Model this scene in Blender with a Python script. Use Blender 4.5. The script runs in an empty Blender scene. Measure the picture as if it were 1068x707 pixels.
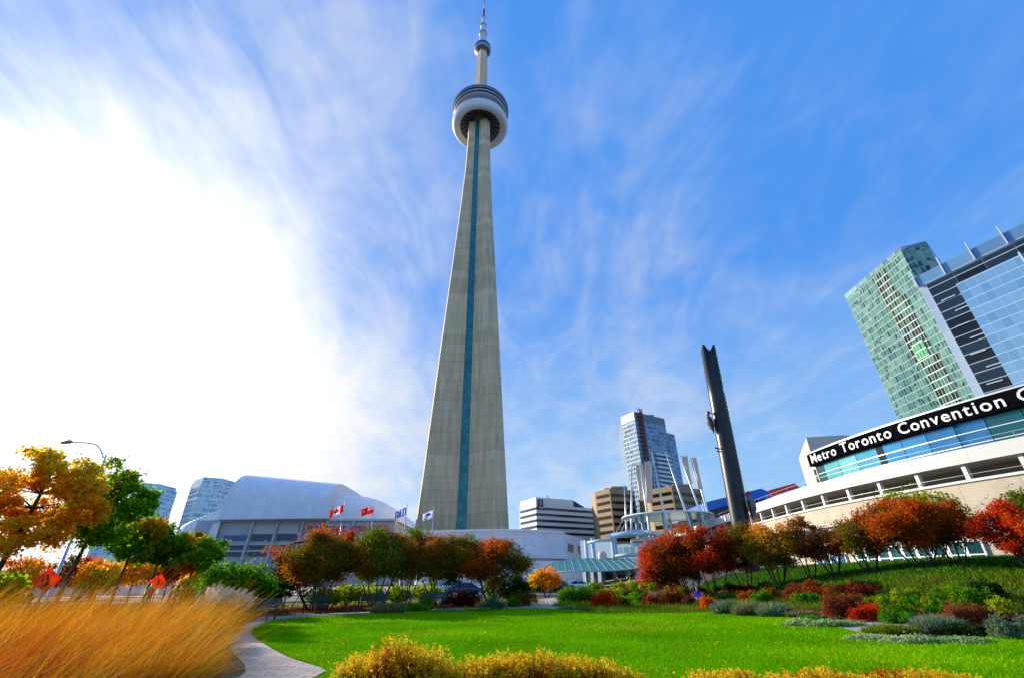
import bpy, bmesh, math, random
import numpy as np
from mathutils import Vector, Matrix
R_ = math.radians
scene = bpy.context.scene
C = scene.collection
PI = math.pi

# ------------------------------------------------------------------ camera
EYE = 1.7; FPX = 470.0; PITCH = R_(28); ROLL = R_(.78)
_R = Vector((1, 0, 0)); _U = Vector((0, -math.sin(PITCH), math.cos(PITCH))); _F = Vector((0, math.cos(PITCH), math.sin(PITCH)))
_r = math.cos(ROLL)*_R - math.sin(ROLL)*_U
_u = math.cos(ROLL)*_U + math.sin(ROLL)*_R
cd = bpy.data.cameras.new('camera'); cam = bpy.data.objects.new('camera', cd); C.objects.link(cam)
cd.sensor_width = 36; cd.lens = 36*FPX/1068; cd.clip_end = 4000; cd.clip_start = .1
M3 = Matrix((_r, _u, -_F)).transposed()
cam.matrix_world = Matrix.Translation((0, 0, EYE)) @ M3.to_4x4()
scene.camera = cam

def ray(px, py):
    return _r*((px-534)/FPX) + _u*(-(py-353.5)/FPX) + _F
def at(px, py, Y):                      # point on the line of sight at forward distance Y
    d = ray(px, py); k = Y/d.y
    return Vector((d.x*k, Y, EYE+d.z*k))
def gp(px, py, z=0):                    # point on a level plane
    d = ray(px, py); k = (z-EYE)/d.z
    return Vector((d.x*k, d.y*k, z))

# ------------------------------------------------------------------ sky, sun, exposure
SUN_AZ, SUN_EL = R_(-55), R_(20)
SUND = Vector((math.sin(SUN_AZ)*math.cos(SUN_EL), math.cos(SUN_AZ)*math.cos(SUN_EL), math.sin(SUN_EL)))
w = bpy.data.worlds.new('World'); scene.world = w; w.use_nodes = True
nt = w.node_tree; nt.nodes.clear()
def N(t, ty, **k):
    n = t.nodes.new(ty)
    for a, b in k.items(): setattr(n, a, b)
    return n
def math_(t, op, a, b=None, c=None, clamp=False):
    n = N(t, 'ShaderNodeMath', operation=op, use_clamp=clamp)
    for i, v in enumerate((a, b, c)):
        if v is None: continue
        if isinstance(v, (int, float)): n.inputs[i].default_value = v
        else: t.links.new(v, n.inputs[i])
    return n.outputs[0]
def mixc(t, f, a, b, bt='MIX'):
    n = N(t, 'ShaderNodeMix', data_type='RGBA', blend_type=bt)
    for i, v in ((0, f), (6, a), (7, b)):
        if isinstance(v, (int, float)): n.inputs[i].default_value = v
        elif isinstance(v, tuple): n.inputs[i].default_value = (*v[:3], 1)
        else: t.links.new(v, n.inputs[i])
    return n.outputs[2]
sky = N(nt, 'ShaderNodeTexSky', sky_type='NISHITA', sun_disc=False, sun_elevation=SUN_EL, sun_rotation=SUN_AZ,
        air_density=1.0, dust_density=.6, ozone_density=2.5, altitude=0)
hs = N(nt, 'ShaderNodeHueSaturation'); hs.inputs['Saturation'].default_value = 1.25; hs.inputs['Value'].default_value = 1.15
nt.links.new(sky.outputs[0], hs.inputs['Color'])
tc = N(nt, 'ShaderNodeTexCoord')
sep = N(nt, 'ShaderNodeSeparateXYZ'); nt.links.new(tc.outputs['Generated'], sep.inputs[0])
zz = math_(nt, 'MAXIMUM', math_(nt, 'ADD', sep.outputs[2], .22), .05)
comb = N(nt, 'ShaderNodeCombineXYZ')
nt.links.new(math_(nt, 'DIVIDE', sep.outputs[0], zz), comb.inputs[0]); nt.links.new(math_(nt, 'DIVIDE', sep.outputs[1], zz), comb.inputs[1])
def cirrus(rot, sc, nscale, det, dist):
    mp = N(nt, 'ShaderNodeMapping'); mp.inputs['Rotation'].default_value = (0, 0, R_(rot)); mp.inputs['Scale'].default_value = sc
    nt.links.new(comb.outputs[0], mp.inputs[0])
    no = N(nt, 'ShaderNodeTexNoise'); no.inputs['Scale'].default_value = nscale; no.inputs['Detail'].default_value = det
    no.inputs['Roughness'].default_value = .58; no.inputs['Distortion'].default_value = dist
    nt.links.new(mp.outputs[0], no.inputs['Vector']); return no.outputs[0]
c1 = cirrus(42, (1, .62, 1), 1.7, 9, 1.2); c2 = cirrus(20, (1, .8, 1), .9, 5, .6); c3 = cirrus(50, (1.3, .55, 1), 4.6, 10, 1.6)
dt = N(nt, 'ShaderNodeVectorMath', operation='DOT_PRODUCT'); nt.links.new(tc.outputs['Generated'], dt.inputs[0]); dt.inputs[1].default_value = SUND
dotp = math_(nt, 'MAXIMUM', dt.outputs['Value'], 0)
GLOWD = Vector((math.sin(R_(-46))*math.cos(R_(6)), math.cos(R_(-46))*math.cos(R_(6)), math.sin(R_(6))))   # the veil of cloud is thickest low down under the sun
dg_ = N(nt, 'ShaderNodeVectorMath', operation='DOT_PRODUCT'); nt.links.new(tc.outputs['Generated'], dg_.inputs[0]); dg_.inputs[1].default_value = GLOWD
veil = N(nt, 'ShaderNodeMapRange', interpolation_type='SMOOTHSTEP'); nt.links.new(dg_.outputs['Value'], veil.inputs[0]); veil.inputs[1].default_value = .74; veil.inputs[2].default_value = 1.0
broad = N(nt, 'ShaderNodeMapRange', interpolation_type='SMOOTHSTEP'); nt.links.new(dg_.outputs['Value'], broad.inputs[0]); broad.inputs[1].default_value = .05; broad.inputs[2].default_value = .95
near = math_(nt, 'POWER', dotp, 3.0); tight = math_(nt, 'POWER', dotp, 12.0)
horiz = math_(nt, 'POWER', math_(nt, 'SUBTRACT', 1, math_(nt, 'ABSOLUTE', sep.outputs[2]), clamp=True), 5)
cl = math_(nt, 'SUBTRACT', math_(nt, 'ADD', math_(nt, 'MULTIPLY', c1, .50), math_(nt, 'ADD', math_(nt, 'MULTIPLY', c2, .62), math_(nt, 'MULTIPLY', c3, .27))), .155)
cover = math_(nt, 'ADD', cl, math_(nt, 'ADD', math_(nt, 'MULTIPLY', veil.outputs[0], .36), math_(nt, 'MULTIPLY', broad.outputs[0], .12)))
cover = math_(nt, 'ADD', cover, math_(nt, 'MULTIPLY', horiz, .05))
mr = N(nt, 'ShaderNodeMapRange', interpolation_type='SMOOTHSTEP'); nt.links.new(cover, mr.inputs[0])
mr.inputs[1].default_value = .45; mr.inputs[2].default_value = 1.02; mr.inputs[3].default_value = 0; mr.inputs[4].default_value = 1
bright = math_(nt, 'ADD', 6.0, math_(nt, 'ADD', math_(nt, 'MULTIPLY', near, .6), math_(nt, 'MULTIPLY', tight, 6)))
wc = N(nt, 'ShaderNodeCombineColor')
nt.links.new(bright, wc.inputs[0]); nt.links.new(math_(nt, 'MULTIPLY', bright, 1.01), wc.inputs[1]); nt.links.new(math_(nt, 'MULTIPLY', bright, 1.05), wc.inputs[2])
zen = N(nt, 'ShaderNodeMapRange'); nt.links.new(math_(nt, 'ABSOLUTE', sep.outputs[2]), zen.inputs[0]); zen.inputs[1].default_value = 0; zen.inputs[2].default_value = .55
blue = mixc(nt, zen.outputs[0], (3.0, 5.1, 7.4), (.60, 2.45, 7.0))
base = mixc(nt, .86, hs.outputs[0], blue)
skycol = mixc(nt, mr.outputs[0], base, wc.outputs[0])
bg = N(nt, 'ShaderNodeBackground'); bg.inputs[1].default_value = .1; nt.links.new(skycol, bg.inputs[0])
ow = N(nt, 'ShaderNodeOutputWorld'); nt.links.new(bg.outputs[0], ow.inputs[0])
ld = bpy.data.lights.new('sun', 'SUN'); ld.energy = 5.0; ld.angle = R_(.6); ld.color = (1, .90, .74)
sun = bpy.data.objects.new('sun', ld); C.objects.link(sun); sun.rotation_euler = SUND.to_track_quat('Z', 'Y').to_euler(); sun.location = (-60, 30, 60)
vs = scene.view_settings; vs.view_transform = 'Standard'; vs.look = 'None'; vs.gamma = 1; vs.use_curve_mapping = False
vs.exposure = .45
scene.cycles.max_bounces = 6; scene.cycles.transparent_max_bounces = 8

# ------------------------------------------------------------------ materials
def mat(name, col, rough=.7, metal=0, noise=None, bump=0, coat=0, spec=None):
    m = bpy.data.materials.new(name); m.use_nodes = True; t = m.node_tree; b = t.nodes['Principled BSDF']
    b.inputs['Roughness'].default_value = rough; b.inputs['Metallic'].default_value = metal; b.inputs['Coat Weight'].default_value = coat
    if spec is not None: b.inputs['Specular IOR Level'].default_value = spec
    b.inputs['Base Color'].default_value = (*col, 1)
    if noise:
        sc, amt = noise[:2]; sx = noise[2] if len(noise) > 2 else (1, 1, 1)
        tcn = N(t, 'ShaderNodeTexCoord'); mp = N(t, 'ShaderNodeMapping'); mp.inputs['Scale'].default_value = sx
        t.links.new(tcn.outputs['Object'], mp.inputs[0])
        no = N(t, 'ShaderNodeTexNoise'); no.inputs['Scale'].default_value = sc; no.inputs['Detail'].default_value = 6
        t.links.new(mp.outputs[0], no.inputs['Vector'])
        lo = tuple(c*(1-amt) for c in col); hi = tuple(min(1, c*(1+amt)) for c in col)
        r = N(t, 'ShaderNodeMapRange'); t.links.new(no.outputs[0], r.inputs[0]); r.inputs[1].default_value = .3; r.inputs[2].default_value = .7
        t.links.new(mixc(t, r.outputs[0], lo, hi), b.inputs['Base Color'])
        if bump:
            bp = N(t, 'ShaderNodeBump'); bp.inputs['Strength'].default_value = bump; t.links.new(no.outputs[0], bp.inputs['Height']); t.links.new(bp.outputs[0], b.inputs['Normal'])
    return m
def leaf_mat(name, trans=.45, rough=.55):
    m = bpy.data.materials.new(name); m.use_nodes = True; t = m.node_tree; b = t.nodes['Principled BSDF']; o = t.nodes['Material Output']
    a = N(t, 'ShaderNodeAttribute', attribute_name='Col'); t.links.new(a.outputs['Color'], b.inputs['Base Color']); b.inputs['Roughness'].default_value = rough
    b.inputs['Specular IOR Level'].default_value = .02
    tr = N(t, 'ShaderNodeBsdfTranslucent'); t.links.new(a.outputs['Color'], tr.inputs[0])
    mx = N(t, 'ShaderNodeMixShader'); mx.inputs[0].default_value = trans; t.links.new(b.outputs[0], mx.inputs[1]); t.links.new(tr.outputs[0], mx.inputs[2]); t.links.new(mx.outputs[0], o.inputs[0])
    return m
def attr_mat(name, rough=.6):
    m = bpy.data.materials.new(name); m.use_nodes = True; t = m.node_tree; b = t.nodes['Principled BSDF']
    a = N(t, 'ShaderNodeAttribute', attribute_name='Col'); t.links.new(a.outputs['Color'], b.inputs['Base Color']); b.inputs['Roughness'].default_value = rough
    return m
def grid_mat(name, cols, mull, cw, ch, mw=.06, mh=.12, rough=.12, metal=.4, patch=.0, cuts=None, patch_sc=.08, mull_rough=.5):
    """curtain wall: panes in cells of cw x ch metres on the UV map, each pane with its own tint"""
    m = bpy.data.materials.new(name); m.use_nodes = True; t = m.node_tree; b = t.nodes['Principled BSDF']
    uv = N(t, 'ShaderNodeUVMap', uv_map='UVMap'); s = N(t, 'ShaderNodeSeparateXYZ'); t.links.new(uv.outputs[0], s.inputs[0])
    u = math_(t, 'DIVIDE', s.outputs[0], cw); v = math_(t, 'DIVIDE', s.outputs[1], ch)
    fu, fv = math_(t, 'FLOOR', u), math_(t, 'FLOOR', v)
    cb = N(t, 'ShaderNodeCombineXYZ'); t.links.new(fu, cb.inputs[0]); t.links.new(fv, cb.inputs[1])
    wn = N(t, 'ShaderNodeTexWhiteNoise', noise_dimensions='3D'); t.links.new(cb.outputs[0], wn.inputs['Vector'])
    val = wn.outputs['Value']
    if patch:
        no = N(t, 'ShaderNodeTexNoise'); no.inputs['Scale'].default_value = patch_sc; no.inputs['Detail'].default_value = 3; t.links.new(uv.outputs[0], no.inputs['Vector'])
        pr = N(t, 'ShaderNodeMapRange'); t.links.new(no.outputs[0], pr.inputs[0]); pr.inputs[1].default_value = .35; pr.inputs[2].default_value = .65
        val = math_(t, 'ADD', math_(t, 'MULTIPLY', val, 1-patch), math_(t, 'MULTIPLY', pr.outputs[0], patch))
    cr = N(t, 'ShaderNodeValToRGB'); cr.color_ramp.interpolation = 'CONSTANT'
    while len(cr.color_ramp.elements) < len(cols): cr.color_ramp.elements.new(.5)
    for i, c in enumerate(cols):
        cr.color_ramp.elements[i].position = (cuts[i] if cuts else i/len(cols)); cr.color_ramp.elements[i].color = (*c, 1)
    t.links.new(val, cr.inputs[0])
    mu = math_(t, 'LESS_THAN', math_(t, 'FRACT', u), mw/cw); mv = math_(t, 'LESS_THAN', math_(t, 'FRACT', v), mh/ch)
    mk = math_(t, 'MAXIMUM', mu, mv)
    t.links.new(mixc(t, mk, cr.outputs[0], mull), b.inputs['Base Color'])
    ro = math_(t, 'ADD', math_(t, 'MULTIPLY', mk, mull_rough-rough), rough); t.links.new(ro, b.inputs['Roughness'])
    t.links.new(math_(t, 'MULTIPLY', math_(t, 'SUBTRACT', 1, mk), metal), b.inputs['Metallic'])
    # small tilt from pane to pane so reflections break up
    nm = N(t, 'ShaderNodeBump'); nm.inputs['Strength'].default_value = .06; nm.inputs['Distance'].default_value = .2
    n2 = N(t, 'ShaderNodeTexNoise'); n2.inputs['Scale'].default_value = .6; t.links.new(uv.outputs[0], n2.inputs['Vector']); t.links.new(n2.outputs[0], nm.inputs['Height']); t.links.new(nm.outputs[0], b.inputs['Normal'])
    return m
LEAF = leaf_mat('leaves', .55); BLADE = leaf_mat('grass_blades', .3, .6)
BARK = mat('bark', (.045, .032, .024), .9, noise=(6, .5, (1, 1, .25)), bump=.5)
WHITE = mat('white_paint', (.8, .8, .8), .4, noise=(.6, .04))
STEEL = mat('pale_steel', (.55, .60, .63), .35, .5)
DARKM = mat('dark_metal', (.02, .022, .025), .4, .4)
BLACK = mat('black_fascia', (.004, .004, .006), .9, spec=0)
RUB = mat('rubber', (.02, .02, .02), .8)

# ------------------------------------------------------------------ mesh helpers
class MB:
    def __init__(s): s.v = []; s.f = []; s.m = []; s.uv = []; s.sm = []
    def face(s, pts, mi=0, uv=None, sm=False):
        b = len(s.v); s.v += [tuple(p) for p in pts]; s.f.append(tuple(range(b, b+len(pts)))); s.m.append(mi); s.uv.append(uv); s.sm.append(sm)
    def box(s, cx, cy, cz, sx, sy, sz, rz=0, mi=0, rx=0, ry=0):
        M = Matrix.Translation((cx, cy, cz)) @ Matrix.Rotation(rz, 4, 'Z') @ Matrix.Rotation(ry, 4, 'Y') @ Matrix.Rotation(rx, 4, 'X')
        P = [M @ Vector((sx/2*a, sy/2*b, sz/2*c)) for a in (-1, 1) for b in (-1, 1) for c in (-1, 1)]
        for q in ((0, 1, 3, 2), (4, 6, 7, 5), (0, 4, 5, 1), (2, 3, 7, 6), (0, 2, 6, 4), (1, 5, 7, 3)): s.face([P[i] for i in q], mi, [(0, 0), (sx, 0), (sx, sz), (0, sz)])
        return s
    def bar(s, a, b, w_, h_=None, mi=0):   # square bar between two points
        a, b = Vector(a), Vector(b); return s.tube([a, b], [w_/2*1.414]*2, 4, mi, sm=False)
    def tube(s, pts, rad, n=8, mi=0, sm=True, cap=True):
        pts = [Vector(p) for p in pts]; rings = []
        for i, p in enumerate(pts):
            d = (pts[min(i+1, len(pts)-1)]-pts[max(i-1, 0)]); d = d.normalized() if d.length > 1e-9 else Vector((0, 0, 1))
            ref = Vector((0, 0, 1)) if abs(d.z) < .9 else Vector((1, 0, 0))
            x = d.cross(ref).normalized(); y = d.cross(x)
            b = len(s.v); s.v += [tuple(p + (x*math.cos((k+.5)*2*PI/n) + y*math.sin((k+.5)*2*PI/n))*rad[i]) for k in range(n)]; rings.append(b)
        for i in range(len(rings)-1):
            for k in range(n):
                a, b = rings[i]+k, rings[i]+(k+1) % n; c, d = rings[i+1]+(k+1) % n, rings[i+1]+k
                s.f.append((a, b, c, d)); s.m.append(mi); s.uv.append(None); s.sm.append(sm)
        if cap:
            for b in (rings[0], rings[-1]): s.f.append(tuple(range(b, b+n))); s.m.append(mi); s.uv.append(None); s.sm.append(False)
        return s
    def lathe(s, prof, n=48, mi=0, c=(0, 0), sm=True, off=0):
        b0 = len(s.v)
        for r, z in prof: s.v += [(c[0]+r*math.cos(2*PI*k/n+off), c[1]+r*math.sin(2*PI*k/n+off), z) for k in range(n)]
        for i in range(len(prof)-1):
            for k in range(n):
                s.f.append((b0+i*n+k, b0+i*n+(k+1) % n, b0+(i+1)*n+(k+1) % n, b0+(i+1)*n+k)); s.m.append(mi if isinstance(mi, int) else mi[i]); s.uv.append(None); s.sm.append(sm)
        return s
    def prism(s, poly, z0, z1, mi=0, top=None, mi_top=None, bottom=True):   # upright prism with metre UVs, outward faces
        n = len(poly); area = sum(poly[i][0]*poly[(i+1) % n][1]-poly[(i+1) % n][0]*poly[i][1] for i in range(n))
        if area < 0: poly = poly[::-1]
        u = 0; zt = (lambda i: z1) if not callable(z1) else (lambda i: z1(*poly[i % n]))
        for i in range(n):
            a, b = poly[i], poly[(i+1) % n]; L = math.dist(a, b)
            s.face([(*a, z0), (*b, z0), (*b, zt(i+1)), (*a, zt(i))], mi, [(u, 0), (u+L, 0), (u+L, zt(i+1)-z0), (u, zt(i)-z0)]); u += L
        s.face([(*poly[i], zt(i)) for i in range(n)], mi if mi_top is None else mi_top, [(p[0], p[1]) for p in poly])
        if bottom: s.face([(*poly[i], z0) for i in reversed(range(n))], mi if mi_top is None else mi_top, [(p[0], p[1]) for p in reversed(poly)])
        return s
    def grid(s, fn, nu, nv, mi=0, sm=True, uvs=None):
        b = len(s.v); s.v += [tuple(fn(i/nu, j/nv)) for j in range(nv+1) for i in range(nu+1)]
        for j in range(nv):
            for i in range(nu):
                a = b+j*(nu+1)+i; s.f.append((a, a+1, a+nu+2, a+nu+1)); s.m.append(mi); s.sm.append(sm)
                s.uv.append([((i+di)/nu*uvs[0], (j+dj)/nv*uvs[1]) for di, dj in ((0, 0), (1, 0), (1, 1), (0, 1))] if uvs else None)
        return s
    def build(s, name, mats, parent=None, cols=None, origin=None):
        me = bpy.data.meshes.new(name)
        vv = s.v if origin is None else [(a-origin[0], b-origin[1], c-origin[2]) for a, b, c in s.v]
        me.from_pydata(vv, [], s.f); mats = mats if isinstance(mats, (list, tuple)) else [mats]
        for m in mats: me.materials.append(m)
        me.polygons.foreach_set('material_index', s.m); me.polygons.foreach_set('use_smooth', s.sm)
        if any(u is not None for u in s.uv):
            ul = me.uv_layers.new(name='UVMap'); fl = []
            for f, u in zip(s.f, s.uv):
                for i in range(len(f)): fl += (u[i] if u else (0, 0))
            ul.data.foreach_set('uv', fl)
        if cols is not None:
            a = me.attributes.new('Col', 'FLOAT_COLOR', 'FACE'); a.data.foreach_set('color', np.asarray(cols, dtype=np.float32).ravel())
        me.update()
        o = bpy.data.objects.new(name, me); C.objects.link(o)
        if parent is not None: o.parent = parent
        elif origin is not None: o.location = origin
        return o
def tag(o, label=None, cat=None, group=None, kind=None):
    for k, v in (('label', label), ('category', cat), ('group', group), ('kind', kind)):
        if v: o[k] = v
    return o
def thing(name, loc, label, cat, group=None, rz=0):
    o = bpy.data.objects.new(name, None); C.objects.link(o); o.location = loc; o.rotation_euler = (0, 0, rz); o.empty_display_size = .3
    return tag(o, label, cat, group)
def np_mesh(name, V, Fc, mtl, parent=None, cols=None, loc=None):
    """V (n,3), Fc (m,k) with constant k"""
    me = bpy.data.meshes.new(name); k = Fc.shape[1]; m = len(Fc)
    me.vertices.add(len(V)); me.vertices.foreach_set('co', V.astype(np.float32).ravel())
    me.loops.add(m*k); me.loops.foreach_set('vertex_index', Fc.astype(np.int32).ravel())
    me.polygons.add(m); me.polygons.foreach_set('loop_start', np.arange(0, m*k, k, dtype=np.int32))
    me.materials.append(mtl); me.update(calc_edges=True)
    if cols is not None:
        a = me.attributes.new('Col', 'FLOAT_COLOR', 'FACE'); cc = np.ones((m, 4), np.float32); cc[:, :3] = np.clip(cols, 0, 1); a.data.foreach_set('color', cc.ravel())
    o = bpy.data.objects.new(name, me); C.objects.link(o)
    if parent is not None: o.parent = parent
    if loc is not None: o.location = loc
    return o
def copy_tree(o, parent=None):
    c = o.copy(); C.objects.link(c); c.parent = parent
    for ch in list(o.children): copy_tree(ch, c)
    return c
def spline(pts, n=8, closed=False):
    P = [Vector(p) for p in pts]; out = []; L = len(P); rng = L if closed else L-1
    for i in range(rng):
        g = (lambda k: P[k % L]) if closed else (lambda k: P[max(0, min(L-1, k))])
        p0, p1, p2, p3 = g(i-1), g(i), g(i+1), g(i+2)
        for k in range(n):
            t = k/n; out.append(.5*((2*p1)+(p2-p0)*t+(2*p0-5*p1+4*p2-p3)*t*t+(3*p1-p0-3*p2+p3)*t**3))
    if not closed: out.append(P[-1])
    return out
def text_mesh(s, size, extr, bold=0.0, sx=1.0):
    cu = bpy.data.curves.new('t', 'FONT'); cu.body = s; cu.size = size; cu.extrude = extr; cu.offset = bold; cu.resolution_u = 3
    o = bpy.data.objects.new('t', cu); C.objects.link(o)
    dg = bpy.context.evaluated_depsgraph_get(); me = bpy.data.meshes.new_from_object(o.evaluated_get(dg))
    bpy.data.objects.remove(o); bpy.data.curves.remove(cu)
    if sx != 1:
        for v in me.vertices: v.co.x *= sx
    return me
ORD = ['first', 'second', 'third', 'fourth', 'fifth', 'sixth', 'seventh', 'eighth', 'ninth', 'tenth', 'eleventh', 'twelfth', 'thirteenth', 'fourteenth', 'fifteenth', 'sixteenth']

# ------------------------------------------------------------------ terrain
def smooth(t): t = max(0., min(1., t)); return t*t*(3-2*t)
def H(x, y): return 2.5*smooth((x-9)/20)*smooth((y-14)/16)*(1-.0*x)
def Hn(x, y):
    a = np.clip((x-9)/20, 0, 1); b = np.clip((y-14)/16, 0, 1); return 2.5*(a*a*(3-2*a))*(b*b*(3-2*b))
SOIL = mat('bed_soil', (.05, .035, .022), .95, noise=(1.3, .6), bump=.4)
LAWNB = mat('lawn_turf', (.09, .28, .0), .95, spec=.0, noise=(.35, .35), bump=.3)
SLOPE = mat('slope_turf', (.02, .055, .006), .95, spec=.0, noise=(.9, .5), bump=.4)  # dark green turf, with the shade of the trees painted into its colour
ASPH = mat('asphalt', (.06, .06, .062), .85, noise=(3, .25), bump=.1)
PAVE = mat('concrete_paving', (.50, .40, .33), .8, noise=(2.5, .15), bump=.05)
def add_joints(m, sx, sy):
    t = m.node_tree; b = t.nodes['Principled BSDF']; src = b.inputs['Base Color'].links[0].from_socket
    tcn = N(t, 'ShaderNodeTexCoord'); br = N(t, 'ShaderNodeTexBrick'); br.inputs['Scale'].default_value = 1; br.inputs['Brick Width'].default_value = sx; br.inputs['Row Height'].default_value = sy; br.inputs['Mortar Size'].default_value = .018
    br.inputs['Color1'].default_value = (1, 1, 1, 1); br.inputs['Color2'].default_value = (.80, .78, .76, 1); br.inputs['Mortar'].default_value = (.38, .36, .33, 1)
    t.links.new(tcn.outputs['Object'], br.inputs['Vector']); t.links.new(mixc(t, 1.0, src, br.outputs['Color'], 'MULTIPLY'), b.inputs['Base Color'])
add_joints(PAVE, .5, .25)
xs = np.concatenate([[-1500, -700, -350, -200, -130, -95], np.arange(-75, 66, 1.0), [80, 110, 160, 300, 700, 1500]])
ys = np.concatenate([[-300, -100, -40, -15], np.arange(-5, 81, 1.0), [90, 110, 150, 230, 400, 800, 2000]])
XX, YY = np.meshgrid(xs, ys); V = np.stack([XX, YY, Hn(XX, YY)], -1).reshape(-1, 3); nx = len(xs)
I, J = np.meshgrid(np.arange(nx-1), np.arange(len(ys)-1)); a = (J*nx+I).ravel()
tag(np_mesh('ground', V, np.stack([a, a+1, a+nx+1, a+nx], 1), SOIL), kind='structure')
def sheet(name, poly, dz, mtl, step=1.0, kind='structure'):
    bm = bmesh.new(); bm.faces.new([bm.verts.new((p[0], p[1], 0)) for p in poly])
    lo = [min(p[i] for p in poly) for i in (0, 1)]; hi = [max(p[i] for p in poly) for i in (0, 1)]
    bmesh.ops.triangulate(bm, faces=bm.faces[:])
    for ax in (0, 1):
        q = math.floor(lo[ax])+step
        while q < hi[ax]:
            no = [0, 0, 0]; no[ax] = 1; co = [0, 0, 0]; co[ax] = q
            bmesh.ops.bisect_plane(bm, geom=bm.verts[:]+bm.edges[:]+bm.faces[:], plane_co=co, plane_no=no); q += step
    bmesh.ops.recalc_face_normals(bm, faces=bm.faces[:])
    for v in bm.verts: v.co.z = H(v.co.x, v.co.y)+dz
    for f in bm.faces:
        if f.normal.z < 0: f.normal_flip()
        f.smooth = True
    me = bpy.data.meshes.new(name); bm.to_mesh(me); bm.free(); me.materials.append(mtl)
    o = bpy.data.objects.new(name, me); C.objects.link(o); return tag(o, kind=kind)
def g2(*pts): return [gp(*p)[:2] for p in pts]
LAWN = [tuple(p[:2]) for p in spline([(*p, 0) for p in ([(-3.2, 9.2)] + g2((340, 700), (300, 685), (270, 668), (262, 660), (270, 652), (300, 645)) + [(-8.5, 31.0), (-3.5, 32.8), (1.0, 34.0)] + g2((595, 636), (640, 640), (685, 634), (740, 636), (790, 642), (850, 650), (900, 661), (960, 670), (1010, 671), (1068, 664)) + [(24, 15), (26, 9), (14, 4), (4, 5)])], 6, True)]
sheet('lawn', LAWN, .03, LAWNB)
BACKEDGE = [(-8.5, 32.6), (-3.5, 35.0)]
path_poly = [(-4.9, 8.4)] + g2((340, 700), (300, 685), (270, 668), (262, 660), (270, 652), (300, 645)) + [(-8.5, 31.0), (-3.5, 32.8), (1.0, 34.0)] + g2((600, 637), (628, 639), (612, 634)) + [(3.6, 38), (4.2, 46), (6.2, 52), (4.2, 52), (1.6, 46), (.5, 38.5), (-2, 36.6), (-6, 35), (-11, 31.8), (-15, 27.5)] + g2((243, 655), (235, 665), (243, 680)) + [(-5.6, 11.2), (-6.6, 8.4)]
sheet('footpath', [tuple(p[:2]) for p in spline([(*p, 0) for p in path_poly], 5, True)], .015, PAVE)
sheet('garden_path', [tuple(p[:2]) for p in spline([(*p, 0) for p in g2((875, 656), (905, 663), (930, 657), (965, 660), (1000, 655), (990, 650), (930, 650), (895, 651))], 5, True)], .02, PAVE)
sheet('road', [(-160, 44), (-30, 44), (-8, 53), (8, 56), (30, 66), (32, 72), (-160, 72)], .012, ASPH, 8)
sheet('forecourt', [(-160, 72.4), (31, 72.4), (36, 84), (36, 148), (-160, 148)], .10, PAVE, 12)
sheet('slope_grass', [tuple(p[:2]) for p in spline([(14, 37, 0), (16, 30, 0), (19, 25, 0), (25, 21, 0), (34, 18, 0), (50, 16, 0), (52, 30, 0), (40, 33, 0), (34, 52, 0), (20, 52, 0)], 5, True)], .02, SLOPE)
# kerb along the road
kb = MB()
kp = [(-160, 44), (-30, 44), (-8, 53), (8, 56), (30, 66)]
for a, b in zip(kp, kp[1:]):
    d = Vector((b[0]-a[0], b[1]-a[1], 0)); L = d.length; kb.box((a[0]+b[0])/2, (a[1]+b[1])/2, .07, L, .18, .14, math.atan2(d.y, d.x))
tag(kb.build('kerb', PAVE), kind='structure')

# ------------------------------------------------------------------ observation tower
TC = Vector((-24.3, 250, 0))
CONC = mat('tower_concrete', (.66, .51, .31), .9, noise=(.5, .20, (1, 1, .10)), bump=.15)
def concrete_bands(m):
    t = m.node_tree; b = t.nodes['Principled BSDF']; src = b.inputs['Base Color'].links[0].from_socket
    tcn = N(t, 'ShaderNodeTexCoord'); s = N(t, 'ShaderNodeSeparateXYZ'); t.links.new(tcn.outputs['Object'], s.inputs[0])
    fz = math_(t, 'FRACT', math_(t, 'DIVIDE', s.outputs[2], 6.1)); l = math_(t, 'LESS_THAN', fz, .05)
    cb = N(t, 'ShaderNodeCombineXYZ'); t.links.new(math_(t, 'FLOOR', math_(t, 'DIVIDE', s.outputs[2], 6.1)), cb.inputs[0])
    wn = N(t, 'ShaderNodeTexWhiteNoise', noise_dimensions='3D'); t.links.new(cb.outputs[0], wn.inputs['Vector'])
    k = math_(t, 'SUBTRACT', math_(t, 'ADD', .86, math_(t, 'MULTIPLY', wn.outputs['Value'], .22)), math_(t, 'MULTIPLY', l, .22))
    cc = N(t, 'ShaderNodeCombineColor'); [t.links.new(k, cc.inputs[i]) for i in range(3)]
    t.links.new(mixc(t, 1.0, src, cc.outputs[0], 'MULTIPLY'), b.inputs['Base Color'])
concrete_bands(CONC)
LZ = [(0, 28.6), (25, 26.2), (59, 24.0), (117, 20.5), (181, 16.5), (240, 12.8), (283, 10.4), (315, 9.6), (338, 9.5)]
def legL(z): return float(np.interp(z, [a for a, _ in LZ], [b for _, b in LZ]))
PHI0 = R_(-44)
def section(z):
    L = legL(z); t = np.interp(z, [0, 335], [3.9, 2.5]); rc = np.interp(z, [0, 335], [8.5, 6.3]); hw = np.interp(z, [0, 335], [4.1, 2.6]); out = []
    for i in range(3):
        a = PHI0+i*2*PI/3; d = Vector((math.cos(a), math.sin(a))); p = Vector((-d.y, d.x)); m = a+PI/3; md = Vector((math.cos(m), math.sin(m))); mp = Vector((-md.y, md.x))
        out += [d*L-p*t, d*L+p*t, md*rc-mp*hw, md*rc+mp*hw]
    return out
tower = thing('observation_tower', TC, 'very tall tapering concrete observation tower with white ringed pod near its top', 'tower')
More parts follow.
